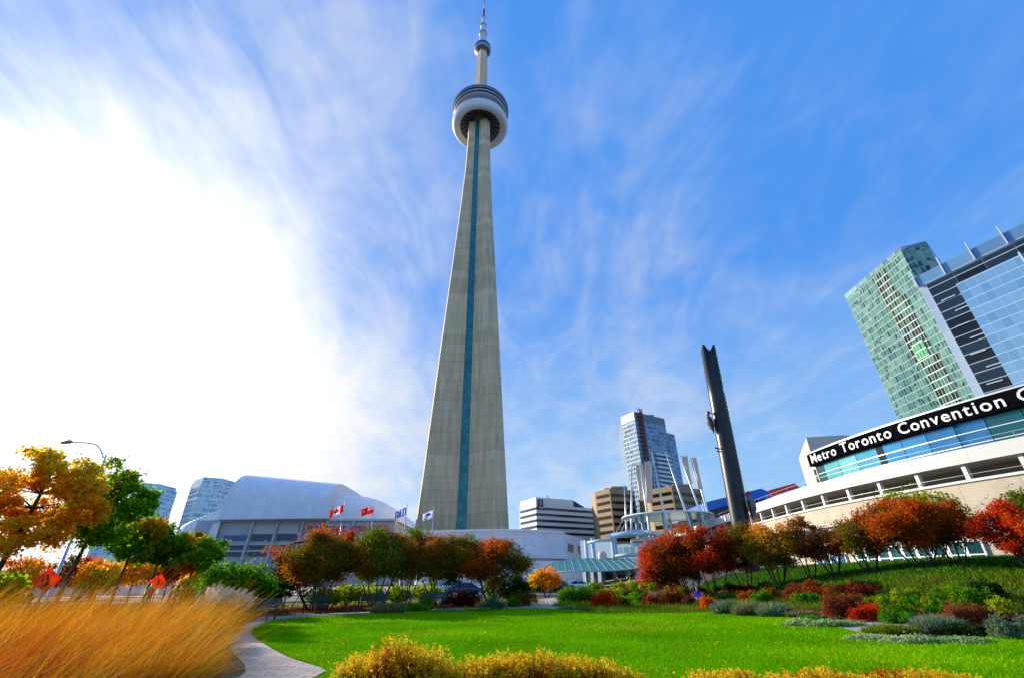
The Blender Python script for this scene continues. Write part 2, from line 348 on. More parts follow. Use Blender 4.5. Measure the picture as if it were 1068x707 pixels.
sh = MB(); zs = list(range(0, 337, 8)); b0 = 0
for z in zs: sh.v += [(p.x, p.y, z) for p in section(z)]
for i in range(len(zs)-1):
    for k in range(12):
        a = i*12+k; b = i*12+(k+1) % 12; sh.f.append((a, b, b+12, a+12)); sh.m.append(0); sh.uv.append(None); sh.sm.append(False)
sh.build('shaft', CONC, tower)
LIFTG = grid_mat('lift_glass', [(.02, .19, .19), (.025, .23, .23), (.02, .15, .16)], (.05, .17, .17), 2.1, 3.0, .12, .5, .15, .3)
for i in range(3):
    g = MB(); m = PHI0+i*2*PI/3+PI/3; md = Vector((math.cos(m), math.sin(m))); mp = Vector((-md.y, md.x))
    for z in zs[:-1]:
        q = []
        for zz_, s in ((z, -1), (z, 1), (z+8, 1), (z+8, -1)):
            rc = np.interp(zz_, [0, 335], [8.5, 6.3])+.12; hw = np.interp(zz_, [0, 335], [4.1, 2.6])*.72
            p = md*rc+mp*hw*s; q.append((p.x, p.y, zz_))
        g.face(q, 0, [(-3, z), (3, z), (3, z+8), (-3, z+8)])
    # frame rails either side so the strip stands in a shallow groove
    for s in (-1, 1):
        pts = []
        for z in (0, 335):
            rc = np.interp(z, [0, 335], [8.5, 6.3])+.1; hw = np.interp(z, [0, 335], [4.1, 2.6])*.8
            p = md*rc+mp*hw*s; pts.append((p.x, p.y, z))
        g.tube(pts, [.55, .4], 4, 1, False)
    g.build('elevator_shaft_glass', [LIFTG, CONC], tower)
PODW = mat('pod_white', (.72, .73, .74), .35, noise=(.3, .05)); PODD = mat('pod_underside', (.07, .09, .12), .5, .2); PODG = mat('pod_glass', (.03, .05, .12), .1, .5); PODB = mat('pod_band', (.33, .35, .38), .4, .3); PODN = mat('pod_navy', (.02, .025, .12), .25, .2)
MB().lathe([(16.6, 335.5), (18.5, 332.6), (21, 332.6), (23, 335), (23.4, 338.5), (22.4, 341.5), (19.6, 343)], 72).build('radome_ring', PODW, tower)
u = MB().lathe([(6, 344), (11, 341), (16.6, 335.5)], 72)
u.build('pod_underside', PODD, tower)
rb = MB()
for k in range(24):
    a = 2*PI*k/24; rb.bar((7*math.cos(a), 7*math.sin(a), 341.5), (16.4*math.cos(a), 16.4*math.sin(a), 336), .5)
rb.build('pod_bracing', PODB, tower)
MB().lathe([(19.6, 343), (19.2, 346.5)], 72).build('lower_deck_windows', PODG, tower)
MB().lathe([(19.2, 346.5), (21.8, 347.2), (22.6, 349)], 72).build('lower_deck_band', PODB, tower)
MB().lathe([(22.6, 349), (22.6, 350.4), (23.3, 350.4), (23.6, 351.6), (23.0, 351.6), (23.0, 353.6), (23.9, 353.6), (23.9, 354.8), (23.2, 354.8), (23.2, 356.4), (23.8, 356.4), (23.4, 357.6), (19, 358.2), (18, 361), (12, 362), (11, 366), (5, 367)], 72, [1, 2, 2, 0, 1, 2, 2, 0, 1, 2, 3, 3, 3, 3, 3, 3], sm=False).build('observation_decks', [PODN, PODG, PODB, PODW], tower)
MB().lathe([(5.6, 338), (5.5, 366), (4.7, 444)], 6, sm=False, off=.3).build('upper_shaft', CONC, tower)
MB().lathe([(4.7, 441), (7.2, 443.5), (7.9, 446), (7.9, 449.5), (7.0, 451.5), (3.6, 452.5)], 40, [0, 1, 2, 1, 0]).build('small_pod', [PODD, PODB, PODN], tower)
MB().lathe([(3.4, 452.5), (3.3, 473), (3.9, 473.1), (3.9, 475), (2.7, 475.1), (2.6, 487), (3.1, 487.1), (3.1, 489), (1.8, 489.1), (1.7, 503), (2.1, 503), (2.1, 504.5), (1.1, 504.6), (1.0, 516), (1.3, 516), (1.3, 518), (.7, 518), (.6, 530), (.8, 530), (.8, 533), (.45, 533), (.3, 553), (.02, 553)], 16, [0, 1, 1, 1, 0, 1, 1, 1, 0, 1, 1, 1, 2, 1, 1, 1, 0, 1, 1, 1, 2, 0]).build('antenna_mast', [PODW, PODB, mat('mast_red', (.35, .03, .03), .5)], tower)

# ------------------------------------------------------------------ far buildings
def facade_bands(parent, a, b, z0, z1, nfl, frac, mtl, name='window_band', out=.0, margin=.6, first=.25):
    """one strip window per floor on the wall from a to b (outward normal to the right of a->b is -y side)"""
    a = Vector((*a, 0)); b = Vector((*b, 0)); d = (b-a).normalized(); n = Vector((d.y, -d.x, 0)); fh = (z1-z0)/nfl; L = (b-a).length
    for i in range(nfl):
        m = MB(); zc = z0+fh*(i+first+frac/2)
        c = (a+b)/2+n*(.04+out); m.box(c.x, c.y, zc, L-2*margin, .3, fh*frac, math.atan2(d.y, d.x))
        m.build(name, mtl, parent)
def xy(px, py, Y): p = at(px, py, Y); return (p.x, p.y)
def block(name, label, cat='building', loc=(0, 0, 0), group=None): return thing(name, loc, label, cat, group)

OFFW = mat('office_white', (.72, .74, .76), .5, noise=(.05, .06)); OFFG = mat('office_window', (.03, .06, .12), .1, .5)
# white bank office
SPLZ = at(609, 529, 346).z
bk = block('office_building', 'white office building with dark strip windows and a small blue sign beside the tower')
A, B, D_ = xy(543, 550, 345), xy(560, 550, 325), xy(624, 550, 352)
z1 = at(560, 518, 325).z; back = 390
z1a = z1-1
MB().prism([A, B, D_, (D_[0]-4, back), (A[0], back)], 0, SPLZ).build('wall', OFFW, bk)
zt = z1
up = [A, B, xy(597, 512, 341), (A[0]+26, back-15), (A[0], back-20)]
MB().prism(up, SPLZ, z1).build('upper_wall', OFFW, bk)
SPL = at(609, 528, 346).z
P1, P2 = xy(597, 512, 341.2), xy(609, 528, 346)
m = MB(); Zs = at(609, 528, 346).z
pr = [(*P1, SPLZ), (*P2, SPLZ), (*P2, SPLZ+.5), (*P1, z1)]
m.face(pr); m.face([(x+6, y+30, z) for x, y, z in reversed(pr)]); m.face([pr[3], pr[2], (pr[2][0]+6, pr[2][1]+30, pr[2][2]), (pr[3][0]+6, pr[3][1]+30, pr[3][2])])
m.build('sloped_roof', OFFG, bk)
m = MB(); p = xy(578, 510, 350); m.box(p[0], p[1]+10, z1+1.6, 12, 8, 3.2); m.build('roof_plant', OFFW, bk); m = MB(); p = xy(570, 508, 350); m.box(p[0], p[1], z1+2.4, 2.5, 3, 4.8); m.build('chimney', OFFW, bk)
facade_bands(bk, B, D_, 4, SPLZ-.6, 11, .42, OFFG, margin=0)
facade_bands(bk, A, B, 4, SPLZ-.6, 11, .42, OFFG, margin=0)
# sign with an abstract yellow mark
d = Vector((D_[0]-B[0], D_[1]-B[1], 0)).normalized(); n = Vector((d.y, -d.x, 0)); SB = mat('sign_blue', (.01, .03, .22), .4); SY = mat('sign_yellow', (.75, .5, .03), .4)
c = Vector((*B, z1-4.6))+d*3.3+n*.5
m = MB(); m.box(c.x, c.y, c.z, 4.2, .5, 6.6, math.atan2(d.y, d.x)); sg = m.build('sign', SB, bk)
m = MB(); q = c+n*.34+Vector((0, 0, .9)); rz = math.atan2(d.y, d.x)
for dx, dz, sx, sz in ((0, .3, 1.0, 1.6), (-.55, .9, .7, .8), (.5, -.5, .8, .7), (-.2, -1.0, .9, .5)): m.box(q.x+d.x*dx, q.y+d.y*dx, q.z+dz, sx, .12, sz, rz)
for dx, dz in ((-1.0, -3.0), (0, -3.0), (1.0, -3.0)): m.box(q.x+d.x*dx, q.y+d.y*dx, q.z+dz, .7, .12, .9, rz, 1)
m.build('emblem', [SY, WHITE], sg)

BRN = mat('tan_stone', (.36, .245, .13), .75, noise=(.12, .12)); BRW = mat('brown_window', (.025, .022, .02), .12, .4)
def tan_office(A, B, D_, z1, nfl, label):
    t = block('office_building', label, group=None)
    MB().prism([A, B, D_, (D_[0]+3, D_[1]+35), (A[0]+3, A[1]+35)], 0, z1).build('wall', BRN, t)
    facade_bands(t, A, B, 3, z1-1.5, nfl, .42, BRW, margin=1.0); facade_bands(t, B, D_, 3, z1-1.5, nfl, .42, BRW, margin=.8)
    m = MB(); m.box((B[0]+D_[0])/2, (B[1]+D_[1])/2+10, z1+1.5, 10, 7, 3); m.box((B[0]+D_[0])/2-7, B[1]+12, z1+.9, 5, 5, 1.8); m.build('roof_plant', BRN, t)
    return t
tan_office(xy(623, 540, 300), xy(639, 540, 288), xy(665, 540, 296), at(636, 509, 288).z, 11, 'tan stone office block with dark window bands next to the white office building')
tan_office(xy(681, 540, 262), xy(706, 540, 250), xy(738, 540, 264), at(702, 506, 250).z, 10, 'tan stone office block behind the glass disc canopy and its masts')

# condominium tower with a construction hoist
CG = grid_mat('condo_glass', [(.10, .22, .34), (.15, .29, .41), (.06, .14, .25), (.20, .31, .40), (.03, .08, .17)], (.42, .48, .53), 1.6, 3.1, .22, .55, .1, .35, patch=.3)
CG2 = grid_mat('condo_glass_teal', [(.14, .34, .36), (.10, .26, .30), (.25, .45, .46)], (.60, .66, .68), 2.4, 3.1, .15, .9, .1, .35)
CTOP = mat('condo_crown', (.16, .19, .22), .4, .2)
cn = block('condominium_tower', 'tall grey blue glass residential tower with a rust red hoist up its face')
A, B, D_ = xy(656, 500, 335), xy(671, 500, 322), xy(704, 500, 340); D2 = xy(712, 500, 346)
ztop = at(659, 429, 322).z
MB().prism([A, B, D_, (D_[0]+4, 372), (A[0]+4, 368)], 0, ztop-6).build('curtain_wall', CG, cn)
MB().prism([A, B, D_, (D_[0]+4, 372), (A[0]+4, 368)], ztop-6, ztop).build('crown', CTOP, cn)
MB().prism([D_, D2, (D2[0]+4, 372), (D_[0]+4, 371.5)], 0, at(700, 452, 343).z).build('side_wing', CG, cn)
bl = MB(); dd = Vector((D_[0]-B[0], D_[1]-B[1], 0)).normalized(); nn = Vector((dd.y, -dd.x, 0))
for i in range(30):
    z = 6+i*3.1
    if z > ztop-30: break
    for s0, s1 in ((.46, .92),):
        L = (Vector(D_)-Vector(B)).length; c = Vector((*B, 0))+dd*L*(s0+s1)/2+nn*.9
        m = MB(); m.box(c.x, c.y, z, L*(s1-s0), 1.8, .35, math.atan2(dd.y, dd.x)); m.box(c.x+nn.x*.85, c.y+nn.y*.85, z+.6, L*(s1-s0), .08, 1.0, math.atan2(dd.y, dd.x), 1)
        m.build('balcony', [WHITE, STEEL], cn)
hm = MB(); c0 = Vector((*B, 0))+dd*(5.2)+nn*1.4; RUST = mat('hoist_red', (.16, .035, .025), .6)
for a, b in ((-1.4, -.8), (1.4, -.8), (-1.4, .8), (1.4, .8)):
    q = c0+dd*a+nn*b; hm.bar(q, q+Vector((0, 0, ztop+3)), .45)
z = 2
while z < ztop:
    for s in (-1, 1): hm.bar(c0+dd*(-1.4*s)+nn*.8+Vector((0, 0, z)), c0+dd*(1.4*s)+nn*.8+Vector((0, 0, z+3)), .35)
    hm.box(*(c0+Vector((0, 0, z))), 3.0, 1.8, .5, math.atan2(dd.y, dd.x)); z += 3
hm.build('construction_hoist', RUST, cn)
m = MB(); q = (Vector((*B, 0))+Vector((*D_, 0)))/2+Vector((0, 12, ztop)); m.box(q.x, q.y, q.z+1.5, 12, 8, 3); m.tube([q+Vector((-3, 0, 2)), q+Vector((-3, 0, 9))], [.3, .15], 6); m.build('roof_plant', CTOP, cn)

# pale glass towers at far left
LG = grid_mat('pale_blue_glass', [(.22, .42, .60), (.30, .52, .68), (.15, .32, .50), (.40, .60, .72)], (.62, .72, .78), 2.2, 3.2, .25, .8, .12, .35, patch=.3)
def left_tower(pts, zt, label, crown=2.5):
    t = block('glass_tower', label)
    MB().prism(pts, 0, zt-crown).build('curtain_wall', LG, t)
    cx = sum(p[0] for p in pts)/len(pts); cy = sum(p[1] for p in pts)/len(pts)
    MB().prism([(cx+(p[0]-cx)*.93, cy+(p[1]-cy)*.93) for p in pts], zt-crown, zt).build('crown', LG, t)
    for i in range(1, 14):
        z = zt-crown-i*4.4
        if z > 4: MB().prism([(cx+(p[0]-cx)*1.03, cy+(p[1]-cy)*1.03) for p in pts], z, z+.4).build('floor_slab', WHITE, t)
    return t
zz1 = at(205, 497, 330).z
left_tower([xy(189, 540, 342), xy(199, 540, 330), xy(221, 540, 336), (xy(221, 540, 336)[0]+2, 356), (xy(189, 540, 342)[0]+2, 360)], zz1, 'pale blue glass tower rising just left of the white domed roof')
left_tower([xy(126, 540, 360), xy(139, 540, 352), xy(156, 540, 358), (xy(156, 540, 358)[0], 378), (xy(126, 540, 360)[0], 380)], at(150, 503, 352).z, 'blue glass tower with rounded top seen above the green maples')
left_tower([xy(223.5, 540, 352), xy(235, 540, 350), (xy(235, 540, 350)[0]+3, 365), (xy(223.5, 540, 352)[0]+3, 365)], at(236, 514, 350).z, 'small teal glass tower peeking between the pale tower and the white dome')
left_tower([xy(98, 560, 300), xy(128, 560, 296), (xy(128, 560, 296)[0], 315), (xy(98, 560, 300)[0], 318)], at(112, 531, 298).z, 'low pale glass block half hidden by the leftmost maples')

# ------------------------------------------------------------------ domed stadium
st = block('domed_stadium', 'domed stadium with smooth white roof panels above a grey concrete facade', 'stadium')
ROOF = grid_mat('roof_membrane', [(.80, .85, .93), (.76, .81, .89), (.83, .88, .95)], (.58, .63, .72), 3.6, 22, .18, .25, .45, 0, patch=.6, patch_sc=.05); STC = mat('stadium_concrete', (.46, .48, .52), .75, noise=(.2, .12)); STP = mat('stadium_panel', (.48, .50, .52), .6, noise=(.3, .06))
STD = mat('stadium_dark_opening', (.07, .09, .12), .5); STB = mat('stadium_window', (.04, .09, .20), .1, .5); REDS = mat('sign_red', (.75, .01, .06), .4)
e0, e1 = at(228, 537, 250), at(340, 545, 250); ze = (e0.z+e1.z)/2
crl, crr = at(258, 496, 262), at(336, 505, 262)
def shell(xl_b, xl_t, xr, zb, ztl, ztr, y0, yc, y1):
    """curved roof panel: leans in at the left, rises to a crest, falls away behind"""
    def f(u, v):
        ph = v*PI; s = max(0, math.sin(ph))**.55; yy = y0+(yc-y0)*(1-math.cos(min(ph, PI/2))) if ph < PI/2 else yc+(y1-yc)*(-math.cos(ph))
        xl = xl_b+(xl_t-xl_b)*s**1.2; x = xl+(xr-xl)*u; zt = ztl+(ztr-ztl)*u
        return (x, yy, zb+(zt-zb)*s)
    return f
m = MB(); m.grid(shell(e0.x, crl.x, e1.x, ze, crl.z+1, crr.z+.6, 250, 266, 360), 24, 40, uvs=(90, 110))
fL = shell(e0.x, crl.x, e1.x, ze, crl.z+1, crr.z+.6, 250, 266, 360)
for u_ in (0, 1):
    ring = [fL(u_, k/40) for k in range(41)]; m.face(ring if u_ else ring[::-1])
m.build('roof_panel', ROOF, st)
e2 = at(412, 548, 256)
def f2(u, v):
    ph = v*PI; s = max(0, math.sin(ph))**.6; ang = u*PI/2; xr = e1.x-.3+(e2.x-e1.x)*u
    k = max(0, 1-u**2.6)**.62; top = at(340, 515, 266).z
    yy = 256+(12)*(1-math.cos(min(ph, PI/2))) if ph < PI/2 else 268+80*(-math.cos(ph))
    return (xr, yy+u*u*10, ze-.5+(top-ze)*s*k)
MB().grid(f2, 28, 40, uvs=(60, 90)).build('roof_panel', ROOF, st)
# outer arc on the left
a0, a1 = at(228, 531, 256), at(189, 549, 262)
def f3(u, v):
    x = a1.x+(e0.x+1-a1.x)*u; top = a1.z+(a0.z-a1.z)*(u**.8); y = 250+ (1-u)*10
    if v < .5: return (x, y+v*4, 2+(top-2)*min(1, v*2))
    return (x, y+2+(v-.5)*80, top+(v-.5)*2)
MB().grid(f3, 12, 12).build('roof_edge', WHITE, st)
yb = 253; WL = at(205, 541, 252).x
MB().prism([(WL, yb), (e2.x-1, yb+6), (e2.x-1, 330), (WL, 330)], 0, ze+.3).build('wall', STC, st)
dx = (e2.x-1-(e0.x-3.5)); sl = 6/dx
def fy(x): return yb+(x-(e0.x-3.5))*sl
rzs = math.atan2(6, dx)
for px_ in (263, 288, 314, 340, 366):
    t_, b_ = at(px_, 545, 252), at(px_-8, 590, 252)
    m = MB(); m.bar((t_.x, fy(t_.x)-.9, ze), (t_.x-2.5, fy(t_.x)-1.6, 0), 1.1); m.build('buttress', STP, st)
zr = [at(300, y_, 252).z for y_ in (546, 556, 563, 567, 574, 580)]
xs_ = [at(p_, 550, 252).x for p_ in (232, 260.5, 286, 311, 337, 363, 390)]
for i in range(6):
    x0, x1 = xs_[i]+1.1, xs_[i+1]-1.1; cx = (x0+x1)/2
    if i in (1, 2, 4):
        m = MB(); m.box(cx, fy(cx)-.35, (zr[0]+zr[1])/2, x1-x0, .7, zr[0]-zr[1]-.4, rzs); m.build('cladding_panel', STP, st)
        m = MB(); m.box(cx, fy(cx)-.15, (zr[1]+zr[2])/2, x1-x0, .3, zr[1]-zr[2]-.3, rzs); m.build('opening', STD, st)
    elif i == 0:
        m = MB(); m.box(cx, fy(cx)-.15, (zr[1]+zr[2])/2, x1-x0, .3, (zr[1]-zr[2])*.8, rzs); m.build('window', STB, st)
    for j in (3, 4):
        m = MB(); m.box(cx, fy(cx)-.15, zr[j]-1.2, x1-x0, .3, 1.7, rzs); m.build('opening', STD, st)
        m = MB(); m.box(cx, fy(cx)-.45, zr[j]+.2, x1-x0+1.5, .9, .7, rzs); m.build('ledge', STP, st)
m = MB(); m.box((e0.x-3.5+e2.x-1)/2, fy((e0.x-3.5+e2.x-1)/2)-.7, ze-.2, dx, 1.2, 1.0, rzs); m.build('eave', STP, st)
for i in range(26):
    x = e0.x-2+i*(dx-4)/26
for line, px0 in (('ROGERS CENTRE', 318),):
    p = at(px0, 554.5, 252); cx_ = p.x; gl_ = {}
    for ch in line:
        if ch == ' ': cx_ += 1.8; continue
        if ch not in gl_: gl_[ch] = text_mesh(ch, 4.7, .25, .06, 1.12); gl_[ch].materials.append(REDS)
        xx = [v.co.x for v in gl_[ch].vertices]; o = bpy.data.objects.new('letter', gl_[ch]); C.objects.link(o); o.parent = st
        o.location = (cx_-min(xx), fy(cx_)-1.7, p.z); o.rotation_euler = (PI/2, 0, rzs); cx_ += max(xx)-min(xx)+.45

# ------------------------------------------------------------------ low white aquarium block in front of the tower
AQ = grid_mat('white_cladding', [(.66, .69, .74), (.69, .72, .77), (.63, .66, .72)], (.50, .53, .58), 3.2, 1.5, .06, .07, .4, .0)
aq = block('aquarium_building', 'long low curved white building in front of the concrete tower', 'building')
ap = [tuple(p[:2]) for p in spline([(-30, 168, 0), (-29, 150, 0), (-12, 146, 0), (3, 148, 0), (15.8, 158, 0)], 6)]
ztq = at(560, 553, 148).z
MB().prism(ap + [(28, 190), (-30, 195)], 0, ztq).build('wall', AQ, aq)
m = MB(); 
for a, b in zip(ap[6:], ap[7:]):
    d = Vector((b[0]-a[0], b[1]-a[1], 0)); m.box((a[0]+b[0])/2+.15, (a[1]+b[1])/2-.15, ztq+.15, d.length, .6, .5, math.atan2(d.y, d.x))
m.build('coping', WHITE, aq)
d = Vector((28-15.8, 190-158, 0)); L = d.length; d.normalize(); n = Vector((d.y, -d.x, 0)); zw = at(598, 571, 165).z
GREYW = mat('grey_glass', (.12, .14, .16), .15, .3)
for s in (.22, .62):
    c = Vector((15.8, 158, zw))+d*L*s+n*.05; m = MB(); m.box(*c, L*.2, .3, 2.4, math.atan2(d.y, d.x)); m.build('window', GREYW, aq)
# projecting lower storey
lp = [tuple(p[:2]) for p in spline([(-8, 143, 0), (6, 140, 0), (18, 146, 0), (27, 158, 0)], 6)]
MB().prism(lp+[(27, 160), (-8, 160)], 0, at(570, 585, 142).z).build('lower_storey', AQ, aq)
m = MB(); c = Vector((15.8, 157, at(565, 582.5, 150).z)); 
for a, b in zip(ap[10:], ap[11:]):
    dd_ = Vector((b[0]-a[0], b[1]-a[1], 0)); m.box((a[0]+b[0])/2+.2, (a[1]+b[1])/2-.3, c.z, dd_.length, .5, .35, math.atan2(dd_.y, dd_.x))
m.build('painted_ledge_shadow', GREYW, aq)  # window grey reused for a dark strip that paints in the ledge's shadow

# ------------------------------------------------------------------ convention centre
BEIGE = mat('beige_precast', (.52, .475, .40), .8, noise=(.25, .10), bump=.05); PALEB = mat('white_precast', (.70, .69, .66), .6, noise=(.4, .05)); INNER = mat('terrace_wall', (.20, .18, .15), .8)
cc = block('convention_centre', 'long curved convention centre with black lettered fascia, blue glass and open terrace', 'building')
CP = [Vector(p) for p in spline([(46, 150, 0), (43.4, 125, 0), (41.3, 100, 0), (40, 82, 0), (39.2, 68, 0), (39.6, 58, 0), (41.4, 48, 0), (44.2, 39.5, 0), (47.8, 31, 0), (52, 23, 0), (57, 14, 0)], 8)]
def cnorm(i):
    d = (CP[min(i+1, len(CP)-1)]-CP[max(i-1, 0)]).normalized(); return Vector((-d.y, d.x, 0))*1.0   # away from the viewer (+x side)
CN = [cnorm(i) for i in range(len(CP))]
if CN[20].x < 0: CN = [-n for n in CN]
def off(o): return [CP[i]+CN[i]*o for i in range(len(CP))]
def slab(name, o0, o1, z0, z1, mtl, i0=0, i1=None, parent=cc, uvh=None):
    A_, B_ = off(o0)[i0:i1], off(o1)[i0:i1]; m = MB(); u = 0
    for k in range(len(A_)-1):
        a, b, c, d = A_[k], A_[k+1], B_[k+1], B_[k]; L = (b-a).length
        m.face([(a.x, a.y, z0), (a.x, a.y, z1), (b.x, b.y, z1), (b.x, b.y, z0)], 0, [(u, z0), (u, z1), (u+L, z1), (u+L, z0)])
        m.face([(a.x, a.y, z1), (d.x, d.y, z1), (c.x, c.y, z1), (b.x, b.y, z1)]); m.face([(a.x, a.y, z0), (b.x, b.y, z0), (c.x, c.y, z0), (d.x, d.y, z0)])
        m.face([(d.x, d.y, z0), (c.x, c.y, z0), (c.x, c.y, z1), (d.x, d.y, z1)]); u += L
    for k in (0, -1): m.face([(A_[k].x, A_[k].y, z0), (A_[k].x, A_[k].y, z1), (B_[k].x, B_[k].y, z1), (B_[k].x, B_[k].y, z0)])
    return m.build(name, mtl, parent)
JB = grid_mat('beige_panels', [(.50, .43, .32), (.53, .455, .34), (.48, .41, .31), (.55, .47, .36)], (.30, .27, .22), 4.6, 4.6, .05, .06, .75, 0, patch=.4, patch_sc=.3, mull_rough=.8)
slab('wall', 0.05, 24, 0, 9.2, JB)
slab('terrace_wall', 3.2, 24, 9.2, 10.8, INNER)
JW = grid_mat('white_panels', [(.66, .65, .62), (.70, .69, .66), (.63, .62, .59)], (.40, .39, .37), 5.4, 9, .05, .02, .5, 0, mull_rough=.6)
slab('parapet_band', -.35, 24, 10.8, 12.1, JW)
slab('balcony_edge', -.12, .3, 9.2, 9.42, PALEB)
# arc length table
AL = [0]
for k in range(len(CP)-1): AL.append(AL[-1]+(CP[k+1]-CP[k]).length)
def along(s, o, z):
    k = max(0, min(len(CP)-2, int(np.searchsorted(AL, s)-1))); t = (s-AL[k])/(AL[k+1]-AL[k]); p = CP[k].lerp(CP[k+1], t)+CN[k].lerp(CN[k+1], t)*o
    d = (CP[k+1]-CP[k]).normalized(); return Vector((p.x, p.y, z)), math.atan2(d.y, d.x)
def s_at(az):
    best = min(range(len(CP)), key=lambda i: abs(math.atan2(CP[i].x, CP[i].y)-az)); return AL[best]
s = 8
while s < AL[-1]-2:
    p, a = along(s, .25, 10.0); m = MB(); m.box(p.x, p.y, 10.1, .35, .5, 1.75, a); m.build('column', PALEB, cc); s += 4.3
rl = MB()
for zr_ in (9.85,): rl.tube([along(s_, -.02, zr_)[0] for s_ in np.arange(6, AL[-1]-1, 2.0)], [.03]*len(np.arange(6, AL[-1]-1, 2.0)), 4)
rl.build('terrace_rail', STEEL, cc)
rl = MB(); ss_ = np.arange(6, AL[-1]-1, 3.2); rl.tube([along(s_, 0, 12.75)[0] for s_ in ss_], [.03]*len(ss_), 4)
for s_ in ss_: p = along(s_, 0, 12.1)[0]; rl.tube([p, p+Vector((0, 0, .65))], [.018]*2, 4)
rl.build('roof_rail', STEEL, cc)
# upper storey: glazing and fascia, set back 4 m
i0 = min(range(len(CP)), key=lambda i: abs(CP[i].y-67)); S0 = AL[i0]
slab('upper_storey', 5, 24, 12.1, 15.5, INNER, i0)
gcol = {'aqua': (.12, .44, .46), 'aqua2': (.16, .50, .52), 'blue': (.03, .17, .38), 'blue2': (.04, .23, .48), 'sky': (.07, .32, .48), 'dark': (.012, .02, .03), 'teal': (.015, .11, .12), 'teal2': (.03, .20, .20)}
GM = {k: mat('glass_'+k, v, .08, .45, noise=(.5, .12)) for k, v in gcol.items()}
seq = [('teal', 1.6), ('aqua', 3.2), ('aqua2', 3.3), ('sky', 3.4), ('dark', .9), ('blue2', 2.6), ('blue2', 3.0), ('blue', 3.1), ('blue', 2.9), ('teal', 3.0), ('teal', 2.8), ('teal2', 2.8), ('teal', 2.8), ('blue', 2.8), ('teal2', 3.0), ('teal', 3.0), ('teal2', 3.0), ('blue', 3.0)]
s = S0+.5
for nm, L in seq:
    if s+L > AL[-1]-1: break
    (p, a), (q, _) = along(s+.04, 4.4, 12.1), along(s+L-.04, 4.4, 12.1); c = (p+q)/2; m = MB()
    m.box(c.x, c.y, 13.8, (q-p).length, .12, 3.4, math.atan2((q-p).y, (q-p).x)); wd = m.build('window', GM[nm], cc)
    m = MB()
    for z in (12.16, 13.2, 14.35): m.box(c.x-math.cos(a+PI/2)*0, c.y, z, (q-p).length, .3, .09, math.atan2((q-p).y, (q-p).x))
    m.build('mullion', STEEL, wd); s += L
slab('fascia', 3.7, 9, 15.5, 17.1, BLACK, i0)
slab('fascia_trim', 3.6, 9, 17.15, 17.32, STEEL, i0); slab('roof', 9.01, 24, 15.5, 17.0, BEIGE, i0)
# raised lettering along the fascia, letter by letter
TXT = 'Metro Toronto Convention Centre'
LW = mat('letter_white', (.85, .85, .85), .4)
cur = S0+1.0; glyphs = {}
for ch in TXT:
    if ch == ' ': cur += .75; continue
    if ch not in glyphs: glyphs[ch] = text_mesh(ch, 1.72, .05, .012, 1.09); glyphs[ch].materials.append(LW)
    me = glyphs[ch]; xs2 = [v.co.x for v in me.vertices]; wd = max(xs2)-min(xs2)
    if cur+wd > AL[-1]-.5: break
    p, a = along(cur+wd/2, 3.62, 15.78); o = bpy.data.objects.new('letter', me); C.objects.link(o); o.parent = cc
    tx = Vector((math.cos(a), math.sin(a), 0)); o.location = p-tx*(wd/2+min(xs2)); o.rotation_euler = (PI/2, 0, a); cur += wd+.315
# beige block at the far end of the upper storey
q = xy(848, 500, 66)
MB().prism([(44.3, 67.5), (49, 66.6), (58, 68), (62, 84), (51.0, 81.5)], 12.1, at(832, 467, 74).z).build('stair_block', BEIGE, cc)
MB().prism([(51.3, 83), (56, 82), (60, 90), (53.6, 90)], 12.1, 15.6).build('stair_block', PALEB, cc)
for k in range(3):
    m = MB(); m.box(44.75, 68.5, 13.0+k*1.05, .4, .9, .75, R_(-26)); m.build('window', GM['teal'], cc)
# lower wall windows
def strip(s0, s1, z0, z1, step, gm, name='window', frame=WHITE, oo=-.05):
    s = s0
    while s+step <= s1:
        (p, a), (q, _) = along(s+.12, oo, 0), along(s+step-.12, oo, 0); c = (p+q)/2; m = MB(); L = (q-p).length; rz = math.atan2((q-p).y, (q-p).x)
        m.box(c.x, c.y, (z0+z1)/2, L, .14, z1-z0, rz); wdw = m.build(name, gm, cc)
        m = MB(); nn_ = Vector((math.sin(rz), -math.cos(rz), 0))
        if nn_.x > 0: nn_ = -nn_
        for sx in (-1, 1): m.box(c.x+math.cos(rz)*sx*(L/2+.03)+nn_.x*.05, c.y+math.sin(rz)*sx*(L/2+.03)+nn_.y*.05, (z0+z1)/2, .14, .2, z1-z0+.1, rz)
        for zc in (z0, z1, z0+(z1-z0)*.55): m.box(c.x+nn_.x*.04, c.y+nn_.y*.04, zc, L, .2, .10, rz)
        m.build('frame', frame, wdw); s += step
sA = s_at(R_(46.6)); strip(sA, AL[-1]-4, 5.7, 7.7, 2.6, GM['teal'], frame=STEEL)
strip(s_at(R_(26.5)), s_at(R_(35)), 6.1, 7.0, 2.6, GM['sky'], frame=STEEL)
strip(s_at(R_(25.5)), s_at(R_(29.5)), .6, 3.8, 1.5, GM['blue2'])
strip(s_at(R_(31)), s_at(R_(34)), .8, 3.8, 1.4, GM['blue2'])
strip(s_at(R_(34.6)), s_at(R_(44)), 1.8, 4.3, 1.5, GM['teal'])
strip(s_at(R_(46)), AL[-1]-3, 2.6, 4.2, 1.8, GM['teal'])
slab('string_course', -.25, .04, 4.9, 5.2, PALEB, i0-6)

